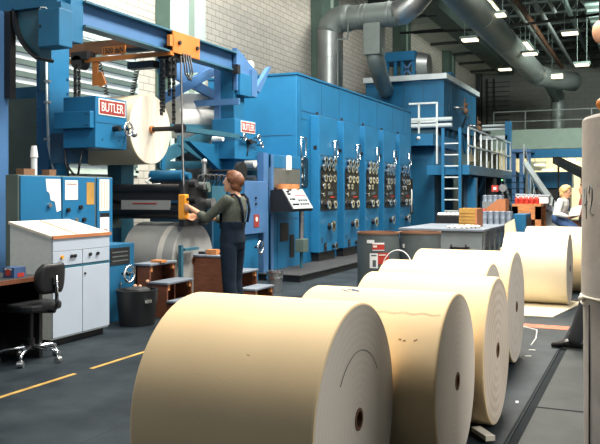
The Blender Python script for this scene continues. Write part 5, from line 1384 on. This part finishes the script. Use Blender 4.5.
# person in dark suit behind the upright roll: one shoe and trouser leg show
q = at(607, 350, Z=7.45)
J3 = dict(J2); J3.update(kn_l=(.15, .11, .50), an_l=(.28, .11, .09), kn_r=(.03, -.11, .48), an_r=(-.06, -.11, .09), hp_l=(.02, .1, .9), wr_l=(.02, .26, .88), hd_l=(.03, .26, .8), wr_r=(.02, -.26, .88), hd_r=(.03, -.26, .8), el_l=(-.06, .26, 1.12), el_r=(-.06, -.26, 1.12))
person('person', 'person in dark suit hidden by the upright roll, black shoe stepping forward', (q.x, q.y, 0), PI, J3,
       dict(skin='skin', hair='hair', hairshape=HAIR_SHORT, top='suit', top_name='jacket', leg='suit', leg_name='trousers', sleeve=.95), voxel=.014)
# small things at the right edge
c = at(602, 104, Z=4.6); tag(MB().ball(c, .035, n=14).cyl(c, c - Vector((0, 0, c.z - 0.9)), .012, n=8).cyl((c.x, c.y, .0), (c.x, c.y, .9), .012, n=8).build('orange_marker', 'orange'), 'orange ball on a thin rod behind the top of the upright roll', 'marker')
c = at(600, 32, Z=9); t = thing('hanging_hook', 'pale pinkish hook block hanging at the upper right edge', 'hook', c)
MB().ball(c, .11, (.8, .8, 1.2), 14).build('hook_block', 'skin', t); MB().cyl((c.x, c.y, c.z + .1), (c.x, c.y, 8.9), .015, n=6).build('rope', 'black', t)

# ================================================================== LIGHT
w = bpy.data.worlds.new('world'); sc.world = w; w.use_nodes = True
w.node_tree.nodes['Background'].inputs['Color'].default_value = (0.72, 0.86, 1.0, 1)
w.node_tree.nodes['Background'].inputs['Strength'].default_value = 0.07
def area(name, loc, rot, sx, sy, e, col=(1, .93, .82)):
    l = bpy.data.lights.new(name, 'AREA'); l.shape = 'RECTANGLE'; l.size = sx; l.size_y = sy; l.energy = e; l.color = col
    o = bpy.data.objects.new(name, l); COL.objects.link(o); o.location = loc; o.rotation_euler = rot; return o
def aim(o, p):
    o.rotation_euler = (Vector(p) - o.location).to_track_quat('-Z', 'Y').to_euler()
area('hall_lamp_near', (-2.0, 4.9, 7.6), (0, 0, 0), 1.6, 2.4, 700)
area('hall_lamp_mid', (-2.2, 10.5, 8.0), (0, 0, 0), 2.0, 4.0, 1700)
area('hall_lamp_far', (-2.8, 18.0, 8.2), (0, 0, 0), 2.5, 6.0, 1500)
o = area('fill_wall', (-6.3, 11.5, 9.0), (0, 0, 0), 1.5, 6.0, 1500, (1, .97, .9)); aim(o, (-9.4, 15.5, 5.5))  # added light that lifts the brick wall and its pilasters
o = area('fill_back', (-5.0, -1.5, 6.0), (0, 0, 0), 2.5, 2.5, 130, (.9, .95, 1)); aim(o, (-6.3, 8.5, 1.2))  # added fill from behind the camera for the near-facing sides
o = area('fill_tower', (-5.6, 22.3, 9.0), (0, 0, 0), 2.0, 2.0, 320, (1, .97, .9))  # put in to brighten the blower and tower roof
o = area('fill_gallery', (1.0, 30.0, 8.3), (0, 0, 0), 5.0, 3.0, 2200, (.95, 1, .9)); aim(o, (-2, 42, 4.5))  # extra light added so the far gallery band shows brighter
o = area('fill_right', (4.2, 4.8, 4.2), (0, 0, 0), 2.0, 5.0, 300, (1, .98, .95)); aim(o, (-1.2, 5.0, 0.4))  # unseen fill added to lift the right-hand roll ends
o = area('fill_side', (7.0, 9.5, 6.0), (0, 0, 0), 3.0, 6.0, 190, (.95, .97, 1)); aim(o, (-5.5, 11.0, 1.5))  # weak fill added across the aisle onto the machine faces
area('bay_lamp_row', (0, 44, 4.2), (0, 0, 0), 14, 3, 1000, (1, .9, .65))
